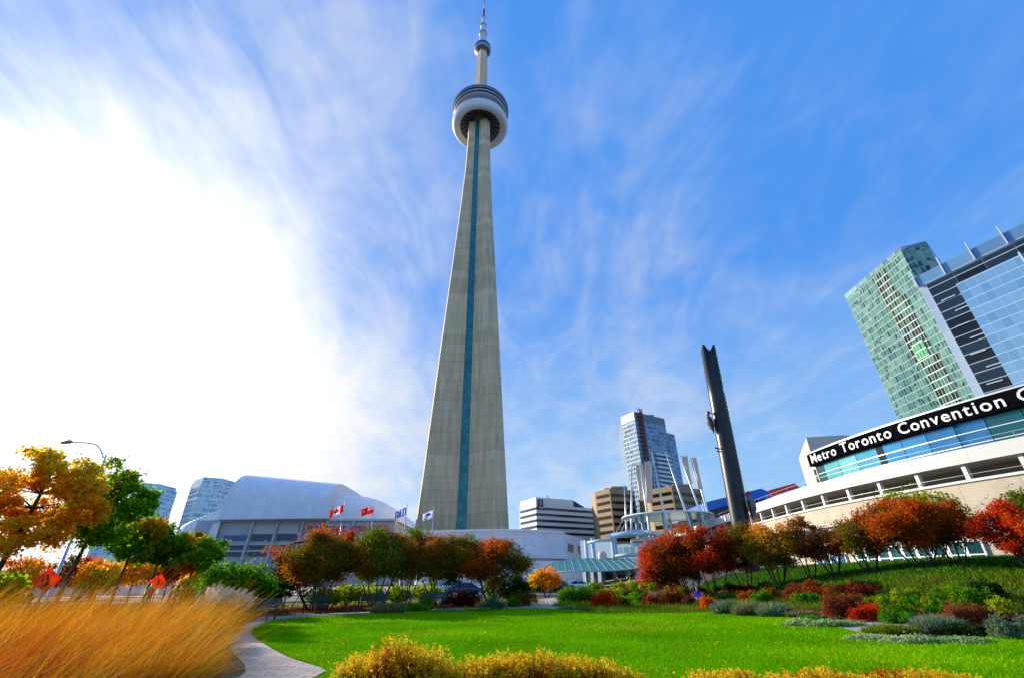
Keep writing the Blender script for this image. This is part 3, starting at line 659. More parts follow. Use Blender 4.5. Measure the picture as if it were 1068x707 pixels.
# blue and red roofed hall behind
hall = block('roofed_hall', 'hall with a folded blue roof and red roof end showing above the terrace', 'building')
BLUE = mat('blue_roof', (.01, .12, .50), .45); REDR = mat('red_roof', (.85, .015, .02), .45); NAVY = mat('navy_wall', (.01, .015, .05), .4)
def prism3(front, dy, mtl, name, parent, dx=0):
    m = MB(); bk_ = [(p[0]+dx, p[1]+dy, p[2]) for p in front]; m.face(front); m.face(bk_[::-1]); n = len(front)
    for i in range(n): m.face([front[i], bk_[i], bk_[(i+1) % n], front[(i+1) % n]])
    return m.build(name, mtl, parent)
YB = 128
Pq = lambda px, py, y=YB: tuple(at(px, py, y))
prism3([Pq(737, 523), Pq(793.5, 509), Pq(805, 513.5, 126), Pq(801, 519.5, 126), Pq(770, 523, 127), Pq(738, 533)], 30, BLUE, 'blue_roof', hall)
prism3([Pq(801.5, 511, 130), Pq(829, 503.5, 130), Pq(834, 508, 130), Pq(806, 516.5, 130)], 28, REDR, 'red_roof', hall)
x0_, x1_ = Pq(745, 530)[0], Pq(803, 518)[0]
MB().prism([(x0_, YB+1), (x1_, YB+1), (x1_+4, YB+26), (x0_+2, YB+26)], 0, Pq(770, 525)[2]).build('wall', NAVY, hall)
MB().prism([(x1_+.1, YB+4), (Pq(834, 520)[0], YB+3), (Pq(834, 520)[0]+3, YB+26), (x1_+4.1, YB+26)], 0, Pq(806, 516.5, 130)[2]).build('wall', PALEB, hall)

# glass towers on the right
AQG = grid_mat('aqua_glass', [(.07, .21, .19), (.11, .26, .24), (.045, .16, .17), (.015, .08, .11), (.15, .29, .26), (.085, .23, .21), (.006, .04, .06)], (.17, .24, .22), .95, 2.0, .07, .17, .12, .3, patch=.5, cuts=[0, .30, .42, .54, .62, .70, .93], patch_sc=.10)  # large dark patches in the pane tints are painted-in reflections
DKG = grid_mat('dark_glass', [(.02, .05, .05), (.01, .02, .02), (.05, .14, .10), (.02, .04, .04), (.08, .22, .20)], (.36, .44, .42), .95, 2.0, .09, .26, .12, .3)
t1 = block('glass_tower', 'slender aqua green glass tower with a darker vertical band and slanted glass crown')
Yl, Yr = 121, 97
A, B = xy(882, 310, Yl), xy(960, 300, Yr); B = (B[0], Yr)
zl = at(881, 309, Yl).z
dv = Vector((B[0]-A[0], B[1]-A[1])); Lw = dv.length; dn = dv.normalized(); pn = Vector((dn.y, -dn.x)); 
bp = -pn
Bk = [(B[0]+bp.x*4+dn.x*3.4, B[1]+bp.y*4+dn.y*3.4), (A[0]+dn.x*9+bp.x*26, A[1]+dn.y*9+bp.y*26), (A[0]+bp.x*22, A[1]+bp.y*22)]
MB().prism([A, B]+Bk, 0, zl-1).build('curtain_wall', AQG, t1)
zR = at(958, 258, Yr).z
m = MB(); CRN = grid_mat('crown_glass', [(.18, .34, .42), (.25, .42, .48), (.13, .28, .36)], (.42, .5, .54), 2.4, 6, .1, .2, .08, .4)
za = zl+.2; top = [(*A, za+.3), (*B, zR), (*Bk[0], zR-3), (*Bk[1], za), (*Bk[2], za)]; bot = [(p[0], p[1], zl-1) for p in top]
for i in range(5):
    L = math.dist(top[i][:2], top[(i+1) % 5][:2]); m.face([bot[i], bot[(i+1) % 5], top[(i+1) % 5], top[i]], 0, [(0, 0), (L, 0), (L, 5), (0, 4)])
m.face(top, 0, [(p[0], p[1]) for p in top]); m.build('crown', CRN, t1)
# darker bays stepping down the facade
for zc0, zc1, s0, s1 in ((.86, .985, .52, .72), (.62, .86, .54, .80), (.34, .62, .60, .84), (.12, .34, .66, .90)):
    m = MB(); p0 = Vector(A)+dn*Lw*s0+pn*.08; p1 = Vector(A)+dn*Lw*s1+pn*.08; za_, zb_ = round(zl*zc0/2)*2, round(zl*zc1/2)*2; zb_ = min(zb_, zl-1.2)
    L = (p1-p0).length; m.face([(*p0, za_), (*p1, za_), (*p1, zb_), (*p0, zb_)], 0, [(0, 0), (L, 0), (L, zb_-za_), (0, zb_-za_)]); m.face([(*(p0-pn*.06), za_), (*(p0-pn*.06), zb_), (*(p1-pn*.06), zb_), (*(p1-pn*.06), za_)]); m.build('dark_bay', DKG, t1)
m = MB(); p0 = Vector(A)+dn*Lw*.60+pn*.2; p1 = Vector(A)+dn*Lw*.75+pn*.2; L = (p1-p0).length
m.box((p0.x+p1.x)/2, (p0.y+p1.y)/2, zl*.66, L, .16, 4.5, math.atan2(dn.y, dn.x)); m.build('green_bay', grid_mat('green_glass', [(.04, .34, .13), (.10, .40, .18), (.03, .22, .12)], (.4, .6, .5), .95, 2.0, .09, .26, .1, .3), t1)

t2 = block('glass_tower', 'pale blue mirrored glass tower with a black stepped frame, right edge of view')
SKG = grid_mat('mirror_glass', [(.22, .42, .60), (.26, .46, .64), (.19, .38, .56), (.24, .44, .62)], (.36, .48, .55), 1.6, 2.1, .03, .13, .07, .55)
FRG = grid_mat('black_glass', [(.008, .012, .02), (.015, .03, .05)], (.35, .42, .46), 5.2, 2.1, .02, .14, .1, .3)
WSG = grid_mat('white_spandrel', [(.36, .44, .55), (.40, .48, .58)], (.46, .53, .60), 3, 6, .05, .08, .2, .3)
Yl, Yr = 88, 66
A = Vector(xy(955, 295, Yl)); zT = at(955, 290, Yl).z
# right end so that the same height lands on the photograph's roof line
best = min(np.arange(40, 88, .25), key=lambda y: abs(at(1068, 232, y).z-zT)); Bv = Vector(xy(1068, 232, best))
dn = (Bv-A).normalized(); pn = Vector((dn.y, -dn.x)); W2 = 46
E_ = A+dn*W2
MB().prism([tuple(A), tuple(E_), tuple(E_-pn*24), tuple(A-pn*24)], 0, zT-.1).build('wall', WSG, t2)
def panel(s0, s1, z0, z1, o, mtl, name, th=.5):
    m = MB(); p0 = A+dn*s0+pn*o; p1 = A+dn*s1+pn*o; q0, q1 = p0-pn*th, p1-pn*th; L = s1-s0; h = z1-z0
    m.face([(*p0, z0), (*p1, z0), (*p1, z1), (*p0, z1)], 0, [(0, 0), (L, 0), (L, h), (0, h)])
    m.face([(*p0, z1), (*p1, z1), (*q1, z1), (*q0, z1)]); m.face([(*p0, z0), (*p0, z1), (*q0, z1), (*q0, z0)]); m.face([(*p1, z0), (*q1, z0), (*q1, z1), (*p1, z1)]); m.face([(*p0, z0), (*q0, z0), (*q1, z0), (*p1, z0)])
    return m.build(name, mtl, t2)
zF = zT-3.4
panel(1.7, W2-1.7, 0, zF, .55, FRG, 'black_frame')
panel(6.6, W2-6.6, 0, zF-3.0, 1.15, SKG, 'curtain_wall')
panel(.2, W2-.2, zT-2.9, zT-.3, .35, grid_mat('screen_glass', [(.14, .28, .42), (.18, .34, .48)], (.45, .52, .56), 5.5, 3.4, .12, .1, .08, .5), 'roof_screen')
for k in range(9):
    q = A+dn*(k*5.5+.3)+pn*.7; m = MB(); m.box(q.x, q.y, zT-.8, .22, .5, 4.6, math.atan2(dn.y, dn.x)); m.build('screen_fin', STEEL, t2)
for s_ in (17.5, 30.0):
    q = A+dn*s_+pn*1.35; m = MB(); m.box(q.x, q.y, (zF-2.6)/2, .3, .5, zF-2.6, math.atan2(dn.y, dn.x)); m.build('fin', STEEL, t2)
# stepped notches along the left side of the black frame
for k in range(18):
    z = zF-5-k*3.3
    if z < 4: break
    q = A+dn*(4.2+(k % 2)*1.3)+pn*.75; m = MB(); m.box(q.x, q.y, z, 2.6, .25, .2, math.atan2(dn.y, dn.x)); m.build('spandrel_strip', WSG, t2)

# ------------------------------------------------------------------ rotunda with masts
ro = block('entrance_rotunda', 'round glass disc canopy on pale steel columns with tall raking masts', 'canopy', (0, 0, 0))
RC = (33.6, 106.5); RR = 9.6; ZD = 13.6
DG = mat('canopy_glass', (.50, .68, .66), .3, .0); PB = mat('pale_blue_steel', (.48, .60, .68), .4, .3)
def ringpt(r, a, z): return Vector((RC[0]+r*math.cos(a), RC[1]+r*math.sin(a), z))
m = MB(); m.lathe([(.02, ZD+.35), (RR, ZD), (RR, ZD-.08), (.02, ZD+.25)], 48, c=RC, sm=False); m.build('glass_disc', DG, ro)
m = MB()
for r, z in ((RR, ZD), (RR*.78, ZD+.25), (RR*.56, ZD+.5), (3.3, ZD+.85)):
    m.tube([ringpt(r, 2*PI*k/48, z-.15) for k in range(49)], [.16 if r == RR else .09]*49, 5, cap=False)
for k in range(24): m.tube([ringpt(3.3, 2*PI*k/24, ZD+.7), ringpt(RR+.2, 2*PI*k/24, ZD-.15)], [.08, .08], 4)
m.build('disc_frame', WHITE, ro)
for k in range(8):
    a = 2*PI*(k+.5)/8; m = MB(); m.tube([ringpt(6.6, a, 8), ringpt(6.6, a, ZD+.2)], [.42, .38], 12); m.build('column', PB, ro)
m = MB(); m.lathe([(7.2, 0), (7.2, 8.2), (8.4, 8.3), (8.4, 9.0), (0.01, 9.1)], 40, c=RC, sm=False); m.build('drum', mat('drum_white', (.62, .68, .74), .5), ro)
mastpx = [(658.6, 487, -2.9), (667, 481, -2.3), (680, 471, -1.9), (694, 471, -1.35), (709, 474, -.9), (721, 475, -.35), (732, 521, .1), (651, 505, 2.9)]
for px_, py_, a in mastpx:
    b_ = ringpt(RR-.6, a, 9.5); t_ = at(px_, py_, b_.y-.5)
    m = MB(); m.tube([b_, b_.lerp(t_, .3), t_], [.26, .24, .09], 8); mm_ = m.build('mast', STEEL, ro)
CANV = mat('banner_canvas', (.60, .50, .40), .8)
for (px_, py_, px2, py2, a, wd) in ((711, 475, 717, 504, -.7, 1.1), (720, 477, 728, 510, -.25, 1.2), (663, 484, 667, 522, -2.6, 1.5), (672, 481, 674, 524, -2.1, 1.5)):
    yy = ringpt(RR-.6, a, 0).y-1; t_, b_ = at(px_, py_, yy), at(px2, py2, yy); m = MB()
    m.grid(lambda u, v: (t_.lerp(b_, v)+Vector((u*wd, .25*math.sin(u*5+v*4), 0))), 6, 16); o = m.build('banner', CANV, ro)
    md = o.modifiers.new('s', 'SOLIDIFY'); md.thickness = .03
# tie rods
for px_ in (642, 646.5):
    m = MB(); m.tube([at(px_+8, 541, 100), at(px_-2, 560, 98)], [.07, .07], 5); m.build('tie_rod', STEEL, ro)

# entrance building between the aquarium and the rotunda
en = block('entrance_building', 'pale blue steel framed glass entrance building under the round disc canopy', 'building')
CGT = grid_mat('entrance_glass', [(.26, .42, .50), (.36, .52, .60), (.18, .32, .42)], (.62, .68, .72), 1.5, 1.5, .1, .12, .12, .3)
def wallpoly(px0, px1, Y0, Y1, zt, dep=14): a, b = xy(px0, 590, Y0), xy(px1, 590, Y1); return [a, b, (b[0]+3, b[1]+dep), (a[0]+3, a[1]+dep)]
MB().prism(wallpoly(607, 640, 118, 112, 0), 0, at(620, 562, 114).z).build('wall', PB, en)
MB().prism(wallpoly(640, 712, 108, 96, 0, 10), 0, at(660, 566, 104).z).build('glazed_hall', CGT, en)
MB().prism(wallpoly(700, 745, 96, 88, 0, 8), 0, at(715, 562, 92).z).build('wall', mat('entrance_white', (.45, .48, .50), .5), en)
fr = MB()
for px_, y0, y1 in ((611, 598, 563), (618, 598, 561), (638, 598, 557), (640.5, 596, 557), (671, 590, 553)):
    m = MB(); b_, t_ = at(px_, y0, 100), at(px_, y1, 100); m.tube([(t_.x, 100, 0), (t_.x, 100, t_.z)], [.4, .4], 10); m.build('column', PB, en)
for (a, b, ya, yb_, r) in ((637, 672, 559, 556, .55), (612, 638, 566, 563, .3), (641, 668, 580, 578, .35), (668, 690, 555, 560, .5)):
    m = MB(); p0, p1 = at(a, ya, 99), at(b, yb_, 98); mid = (p0+p1)/2+Vector((0, -2.0, .1)); m.tube(spline([p0, mid, p1], 6), [r]*13, 8); m.build('roof_tube', PB, en)
m = MB(); p0, p1 = at(638, 556, 101), at(672, 552, 100); m.face([p0, p1, p1+Vector((1, 9, 1.0)), p0+Vector((0, 9, .6))]); m.face([p0+Vector((0, 0, -.5)), p0+Vector((0, 9, .1)), p1+Vector((1, 9, .5)), p1+Vector((0, 0, -.5))]); m.face([p0, p0+Vector((0, 0, -.5)), p1+Vector((0, 0, -.5)), p1]); m.build('roof_panel', BLUE, en)
m = MB(); p0 = at(628, 577, 97); m.lathe([(.8, p0.z-1), (.9, p0.z-.3), (.75, p0.z+.2), (.3, p0.z+.45), (.01, p0.z+.5)], 14, c=(p0.x, p0.y)); m.build('roof_vent', mat('vent_cream', (.6, .5, .4), .6), en)

# lower glass canopy
ca = block('glass_canopy', 'sloping green glass entrance canopy on round pale columns', 'canopy')
TG = mat('canopy_green_glass', (.06, .30, .26), .45, .0)
cyc, cxc, ea, eb = 88, 12.8, 9.4, 11
def cpt(u, v, dz=0):
    a = u*2*PI; r = v; x = cxc+ea*r*math.cos(a); y = cyc+eb*r*math.sin(a); t_ = (y-(cyc-eb))/(2*eb)
    return Vector((x+t_*2.0, y, 2.6+2.5*t_**.9-.9*max(0, (cxc-x)/ea)**2.2+dz))
m = MB(); m.grid(lambda u, v: cpt(u, max(v, .001)), 40, 6, sm=False); m.grid(lambda u, v: cpt(1-u, max(v, .001), -.09), 40, 6, sm=False); m.build('glass_roof', TG, ca)
m = MB()
for k in range(15):
    x = -1+2*(k+.5)/15; h = math.sqrt(1-x*x); pts = []
    for j in range(9):
        y = -h+2*h*j/8; r = math.hypot(x, y); a = math.atan2(y, x); pts.append(cpt(a/2/PI, r, .06))
    m.tube(pts, [.055]*9, 4)
for k in range(11):
    y = -1+2*(k+.5)/11; h = math.sqrt(1-y*y); pts = []
    for j in range(9):
        x = -h+2*h*j/8; r = math.hypot(x, y); a = math.atan2(y, x); pts.append(cpt(a/2/PI, r, .06))
    m.tube(pts, [.055]*9, 4)
m.tube([cpt(k/48, 1, 0) for k in range(49)], [.09]*49, 5, cap=False); m.build('canopy_frame', mat('canopy_frame_green', (.26, .42, .40), .5), ca)
for px_, Y in ((621, 84), (629, 84.5), (642, 92), (664, 86), (612, 95), (655, 94)):
    p = at(px_, 600, Y); m = MB(); m.tube([(p.x, Y, .1), (p.x, Y, 2.5+2.5*max(0, (Y-77)/22)**.9-.9*max(0, (cxc-p.x)/ea)**2.2)], [.33, .3], 12); m.build('column', PB, ca)
dk = MB(); a, b = xy(628, 600, 99), xy(672, 600, 97); dk.box((a[0]+b[0])/2, 99.5, 2.1, b[0]-a[0], .6, 4.0); dk.build('doors', GM['dark'], ca)
# low white wall in front of it
lw = tag(MB().prism([xy(664, 600, 80), xy(686, 600, 78), (xy(686, 600, 78)[0]+.2, 78.4), (xy(664, 600, 80)[0]+.2, 80.4)], 0, 2.55).build('garden_wall', mat('cream_wall', (.66, .63, .55), .7, noise=(1, .05)), origin=None), 'low cream wall standing just right of the canopy columns', 'wall')
lw2 = tag(MB().prism([xy(687, 600, 77), xy(760, 600, 66), (xy(760, 600, 66)[0]+.2, 66.4), (xy(687, 600, 77)[0]+.2, 77.4)], 0, 2.3).build('garden_wall', mat('pale_panel_wall', (.60, .58, .52), .7, noise=(1, .08))), 'long pale wall running behind the red shrubs at the pole foot', 'wall')

# ------------------------------------------------------------------ dark column with woodpeckers
PX = 23.1; PYY = 50.0; zt_ = 1.7+54.9*math.tan(R_(24.1))
pole = thing('column_sculpture', (PX, PYY, H(PX, PYY)), 'tall black column with jagged top and woodpeckers clinging to it', 'sculpture')
z0p = H(PX, PYY); top = Vector((1.15, 0, zt_-z0p))
PM = mat('column_black', (.022, .025, .027), .38, .3, noise=(1.2, .4, (1, 1, .15)), bump=.2)
m = MB(); n = 24; rings = []
for i, t in enumerate([0, .25, .5, .75, 1.0]):
    c = top*t; r = .98-.10*t; b = len(m.v); rings.append(b)
    for k in range(n):
        a = 2*PI*k/n; jz = 0
        if t == 1.0: jz = [.9, 1.1, .2, -.5, -.1, .8, 1.2, 1.0, .9, .1, -.3, 0, .4, .7, 1.3, 1.0, -.2, -.7, -.2, .7, .8, 1.2, .4, .1][k]*.55
        m.v.append((c.x+r*math.cos(a), c.y+r*math.sin(a), c.z+jz))
for i in range(4):
    for k in range(n): m.f.append((rings[i]+k, rings[i]+(k+1) % n, rings[i+1]+(k+1) % n, rings[i+1]+k)); m.m.append(0); m.uv.append(None); m.sm.append(True)
b = len(m.v); m.v.append((top.x, top.y, top.z-1.2))
for k in range(n): m.f.append((rings[4]+k, rings[4]+(k+1) % n, b)); m.m.append(0); m.uv.append(None); m.sm.append(False)
m.build('column', PM, pole)
def woodpecker(z, ang, s, big=True):
    c = top*(z/top.z); r = .98-.10*z/top.z; d = Vector((math.cos(ang), math.sin(ang), 0)); base = c+d*(r+.28*s)
    m = MB(); up = Vector((0, 0, 1))
    body = [base-up*1.15*s+d*.0, base-up*.7*s+d*.06*s, base-up*.2*s+d*.14*s, base+up*.35*s+d*.2*s, base+up*.6*s+d*.22*s, base+up*.78*s+d*.16*s]
    m.tube(body, [.04*s, .17*s, .33*s, .30*s, .17*s, .15*s], 10)
    o = m.build('woodpecker', mat('bird_grey', (.16, .17, .18), .6, noise=(4, .5)), pole)
    h = MB(); hc = base+up*.92*s+d*.1*s; h.tube([hc-up*.16*s+d*.05*s, hc, hc+up*.14*s+d*.04*s, hc+up*.24*s+d*.12*s], [.13*s, .2*s, .17*s, .03*s], 10); h.build('crest', mat('bird_red', (.6, .02, .02), .5), o)
    h = MB(); h.tube([hc-d*.12*s, hc-d*.55*s], [.06*s, .01*s], 6); h.build('beak', BARK, o)
    t_ = Vector((-d.y, d.x, 0)); w_ = MB()
    for q in (-1, 1): w_.tube([base+t_*.28*s*q+up*.4*s+d*.12*s, base+t_*.32*s*q-up*.2*s+d*.1*s, base+t_*.15*s*q-up*.95*s], [.10*s, .12*s, .02*s], 6)
    for q in (-1, 1): w_.tube([base+t_*.1*s*q-up*.3*s, base+t_*.16*s*q-up*.25*s-d*.4*s], [.05*s, .03*s], 5)
    w_.build('wing', mat('bird_dark', (.03, .03, .035), .6), o)
woodpecker(17.2-z0p, PI*1.02, 1.15); woodpecker(8.0-z0p, -PI*.30, 1.25)
m = MB(); c = top*((14.2-z0p)/top.z)
for dz, q in ((0, 0), (-.35, .12)): m.box(c.x-1.12+q, c.y-.1, c.z+dz, .5, .12, .12, 0, ry=.3)
m.build('bracket', DARKM, pole)

# ------------------------------------------------------------------ flagpoles and flags
def leafpoly(u, v):
    pts = [(0, .42), (.09, .25), (.19, .30), (.15, .05), (.27, .17), (.30, .10), (.42, .12), (.36, -.02), (.40, -.06), (.19, -.22), (.21, -.29), (.02, -.26), (.02, -.42)]
    P = pts+[(-x, y) for x, y in reversed(pts)]; ins = False; j = len(P)-1
    for i in range(len(P)):
        if (P[i][1] > v) != (P[j][1] > v) and u < (P[j][0]-P[i][0])*(v-P[i][1])/(P[j][1]-P[i][1])+P[i][0]: ins = not ins
        j = i
    return ins
RED, WH, BL, YE, GR = (.72, .01, .015), (.85, .85, .85), (.015, .10, .55), (.7, .5, .05), (.05, .25, .06)
def f_maple(u, v): return RED if u < .25 or u > .75 or leafpoly((u-.5)*2, v-.5) else WH
def f_ensign(u, v):
    if u < .45 and v > .5:
        a, b = u/.45-.5, (v-.5)/.5-.5
        if abs(a) < .08 or abs(b) < .1: return RED
        if abs(a) < .14 or abs(b) < .18 or abs(abs(a)-abs(b)) < .1: return WH
        return (.02, .04, .35)
    if .66 < u < .84 and .22 < v < .62+0*u: return GR if v < .48 else WH
    return RED
def f_city(u, v):
    a = abs(u-.5)
    if (.10 < a < .16 and v > .2) or (a < .16 and .84 > v > .76) or abs(a-.34) < .045 and v < .8: return WH
    return (.70, .04, .03) if leafpoly((u-.5)*5, (v-.22)*3) else BL
def f_prov(u, v):
    if v > .78 or v < .0: return WH
    a = (u-.45); return BL if (abs(a) < .22 and .35 < v < .78 and abs(a)+abs(v-.56) < .34) or (.2 < u < .8 and .1 < v < .2) else WH
def flag(px, py, Y, fn, ln, ht, droop, label):
    t_ = at(px, py, Y); zt = t_.z
    po = thing('flagpole', (t_.x, Y, .1), label[0], 'flagpole', 'flagpoles standing behind the green trees')
    MB().tube([(0, 0, 0), (0, 0, zt-.1)], [.11, .05], 10).build('pole', STEEL, po); MB().lathe([(.01, zt-.12), (.12, zt-.02), (.12, zt+.06), (.01, zt+.16)], 10).build('finial', STEEL, po)
    nu, nv = 60, 36; m = MB(); cols = []
    m.grid(lambda u, v: (-u*ln*.93, .28*math.sin(u*8+v*1.5)*u**.4-.1*u, -(1-v)*ht-droop*u**1.1*ln), nu, nv)
    for j in range(nv):
        for i in range(nu): cols.append((*fn((i+.5)/nu, (j+.5)/nv), 1))
    o = m.build('flag', FLAGM, cols=cols); o.location = (t_.x-.08, Y, zt-.25); tag(o, label[1], 'flag')
FLAGM = leaf_mat('flag_cloth', .3, .8)
flag(359.5, 524, 80, f_maple, 2.3, 1.25, .42, ('flagpole flying the red and white maple leaf flag', 'red and white maple leaf flag nearest the white dome'))
flag(390.5, 525, 80, f_ensign, 2.1, 1.2, .28, ('flagpole flying the red ensign', 'red ensign with a small crest and dark corner'))
flag(424.5, 527, 80, f_city, 1.9, 1.2, .40, ('flagpole flying the blue flag', 'blue flag with white outline shapes flying against the pale sky'))
flag(452.5, 530, 80, f_prov, 1.8, 1.15, .32, ('flagpole in front of the concrete tower base', 'white and blue flag flying in front of the tower base'))

# ------------------------------------------------------------------ street lamp
def street_lamp(px, py, Y, ztop, label, arms):
    b = at(px, py, Y); l = thing('street_lamp', (b.x, Y, 0), label, 'street lamp')
    MB().tube([(0, 0, 0), (0, 0, ztop)], [.14, .08], 10).build('pole', STEEL, l); MB().lathe([(.3, 0), (.3, .15), (.16, .5)], 12).build('base', STEEL, l)
    for dx, dz in arms:
        m = MB(); m.tube(spline([(0, 0, ztop-.5), (dx*.35, 0, ztop+dz*.75), (dx, 0, ztop+dz)], 6), [.06]*13, 6); m.build('arm', STEEL, l)
        m = MB(); s = 1 if dx > 0 else -1
        m.tube([(dx-.1*s, 0, ztop+dz), (dx+.25*s, 0, ztop+dz+.05), (dx+.95*s, 0, ztop+dz-.02), (dx+1.15*s, 0, ztop+dz-.08)], [.07, .2, .17, .04], 8); m.build('lamp_head', mat('lamp_grey', (.35, .33, .3), .5), l)
    return l
street_lamp(108, 480, 45, 13.2, 'tall curved arm street lamp above the leftmost maples', ((-4.0, 1.3),))

# ------------------------------------------------------------------ vehicles
def paint(name, c): return mat(name, c, .25, .3, coat=.8)
GLS = mat('car_glass', (.015, .02, .03), .05, .2); TAIL = mat('tail_red', (.6, .01, .01), .25); HEADL = mat('headlamp', (.8, .82, .85), .15, .3)
def make_car(loc, rz, pm, label, suv=False, cat='car'):
    r = thing('parked_car', (*loc, 0.0), label, cat, None, rz)
    hgt = 1.68 if suv else 1.43
    st_ = [(-2.25, .35, .62, .80, .66), (-2.2, .28, .66, .98, .80), (-1.75, .22, .70, 1.04, .86), (-1.25, .22, .72, 1.02, .90), (-.2, .22, .72, 1.0, .90), (.7, .22, .72, .99, .90), (1.15, .22, .70, .95, .88), (1.9, .25, .66, .84, .82), (2.2, .30, .60, .72, .72), (2.28, .38, .55, .62, .60)]
    m = MB(); rings = []
    for x, zb, zm, zt, hw in st_:
        b = len(m.v); rings.append(b); zt = zt*(1.08 if suv else 1)
        for y, z in ((-hw*.86, zb), (-hw*.99, zb+.12), (-hw, zm), (-hw*.93, zt-.03), (-hw*.80, zt), (hw*.80, zt), (hw*.93, zt-.03), (hw, zm), (hw*.99, zb+.12), (hw*.86, zb)): m.v.append((x, y, z))
    def fc(t, mi=0, sm=True): m.f.append(t); m.m.append(mi); m.uv.append(None); m.sm.append(sm)
    for i in range(len(rings)-1):
        for k in range(10): fc((rings[i]+k, rings[i]+(k+1) % 10, rings[i+1]+(k+1) % 10, rings[i+1]+k))
    fc(tuple(range(rings[0], rings[0]+10))); fc(tuple(range(rings[-1], rings[-1]+10)))
    m.build('body', pm, r)
    belt = 1.0 if not suv else 1.07
    cb = [(-1.85 if not suv else -2.15, belt-.03, .74), (-1.05 if not suv else -1.85, hgt-.05, .58), (-.2, hgt, .60), (.35, hgt-.03, .59), (1.18, belt-.06, .74)]
    m = MB(); rr = []
    for x, z, hw in cb: b = len(m.v); rr.append(b); m.v += [(x, -.76, belt-.05), (x, -hw, z), (x, hw, z), (x, .76, belt-.05)] if z > belt+.05 else [(x, -.76, belt-.06), (x, -hw, z), (x, hw, z), (x, .76, belt-.06)]
    for i in range(4):
        for k in range(3): fc((rr[i]+k, rr[i]+k+1, rr[i+1]+k+1, rr[i+1]+k))
    fc((rr[0], rr[0]+1, rr[0]+2, rr[0]+3)); fc((rr[4], rr[4]+1, rr[4]+2, rr[4]+3)); m.build('roof', pm, r)
    def pane(nm, q, off_):
        m = MB(); q = [Vector(p)+Vector(off_) for p in q]; m.face(q); m.face([p-Vector(off_)*.5 for p in reversed(q)]); m.build(nm, GLS, r)
    xr0, xr1 = (-1.05 if not suv else -1.85), .35; xb0, xb1 = cb[0][0], 1.18
    for s in (-1, 1):
        y0, y1 = s*.765, s*.60
        pane('side_window', [(xb0+.38, y0, belt+.03), (-.38, y0, belt+.03), (-.42, y1*1.01, hgt-.09), (xr0+.08, y1*1.01, hgt-.11)], (0, s*.03, .01))
        pane('side_window', [(-.28, y0, belt+.03), (.92, y0, belt+.02), (xr1-.02, y1*1.01, hgt-.10), (-.32, y1*1.01, hgt-.08)], (0, s*.03, .01))
    pane('windscreen', [(1.12, -.66, belt-.01), (1.12, .66, belt-.01), (.42, .52, hgt-.08), (.42, -.52, hgt-.08)], (.04, 0, .04))
    pane('rear_window', [(xb0+.10, -.62, belt+.05), (xr0-.08, -.5, hgt-.10), (xr0-.08, .5, hgt-.10), (xb0+.10, .62, belt+.05)], (-.04, 0, .04))
    for x in (-1.38, 1.36):
        for s in (-1, 1):
            w_ = MB(); w_.tube([(x, s*.70, .32), (x, s*.92, .32)], [.33, .33], 20); wo = w_.build('wheel', RUB, r)
            w_ = MB(); w_.tube([(x, s*.90, .32), (x, s*.935, .32)], [.21, .19], 14); w_.build('rim', STEEL, wo)
    for s in (-1, 1):
        l = MB(); l.box(-2.2, s*.58, .80, .14, .34, .18); l.build('tail_light', TAIL, r)
        l = MB(); l.box(2.17, s*.52, .64, .16, .32, .12); l.build('headlight', HEADL, r)
        l = MB(); l.box(.85, s*.98, belt+.02, .16, .18, .13); l.build('wing_mirror', pm, r)
    l = MB(); l.box(-2.27, 0, .58, .04, .5, .12); l.build('number_plate', WHITE, r)
    return r
p = xy(488, 615, 58); make_car(p, R_(6), paint('paint_navy', (.012, .022, .06)), 'dark blue saloon car parked behind the multi stemmed brown tree')
p = xy(583, 611, 70); make_car(p, R_(-14), paint('paint_black', (.012, .014, .03)), 'dark hatchback parked just left of the white car', True)
p = xy(599, 611, 72); make_car(p, R_(195), paint('paint_white', (.75, .77, .80)), 'white saloon car parked by the canopy columns')
p = xy(560, 611, 76); make_car(p, R_(10), paint('paint_silver', (.50, .53, .56)), 'silver car partly hidden behind the small orange tree')
p = xy(470, 608, 68); make_car(p, R_(170), paint('paint_pale', (.62, .64, .66)), 'pale car behind the dark blue saloon', True)

# coach on the left
cb_ = at(21, 597, 57); ce_ = at(106, 602, 66); dv = Vector((ce_.x-cb_.x, ce_.y-cb_.y, 0)); Lb = max(dv.length, 11.5)
bus = thing('coach', ((cb_.x+ce_.x)/2, (cb_.y+ce_.y)/2, 0), 'white coach with dark glazed side parked behind the orange maples', 'coach', None, math.atan2(dv.y, dv.x))
BW = paint('coach_white', (.62, .64, .64)); TEALG = mat('coach_glass', (.01, .06, .06), .08, .3)
m = MB(); bw = 1.25
prof = [(-Lb/2, .45), (-Lb/2-.05, 1.4), (-Lb/2+.35, 2.85), (-Lb/2+.9, 3.12), (Lb/2-.3, 3.12), (Lb/2, 2.9), (Lb/2, .45)]
m.face([(x, -bw, z) for x, z in prof]); m.face([(x, bw, z) for x, z in reversed(prof)])
for i in range(len(prof)): a, b = prof[i], prof[(i+1) % len(prof)]; m.face([(a[0], -bw, a[1]), (a[0], bw, a[1]), (b[0], bw, b[1]), (b[0], -bw, b[1])])
m.build('body', BW, bus)
for i in range(6):
    x = -Lb/2+.9+i*(Lb-1.6)/6
    for s in (-1, 1):
        m = MB(); m.box(x+(Lb-1.6)/12, s*(bw+.01), 2.05, (Lb-1.6)/6-.1, .05, 1.15); m.build('side_window', TEALG, bus)
m = MB(); m.face([(-Lb/2-.08, -bw+.1, 1.3), (-Lb/2+.30, -bw+.1, 2.8), (-Lb/2+.30, bw-.1, 2.8), (-Lb/2-.08, bw-.1, 1.3)]); m.build('windscreen', TEALG, bus)
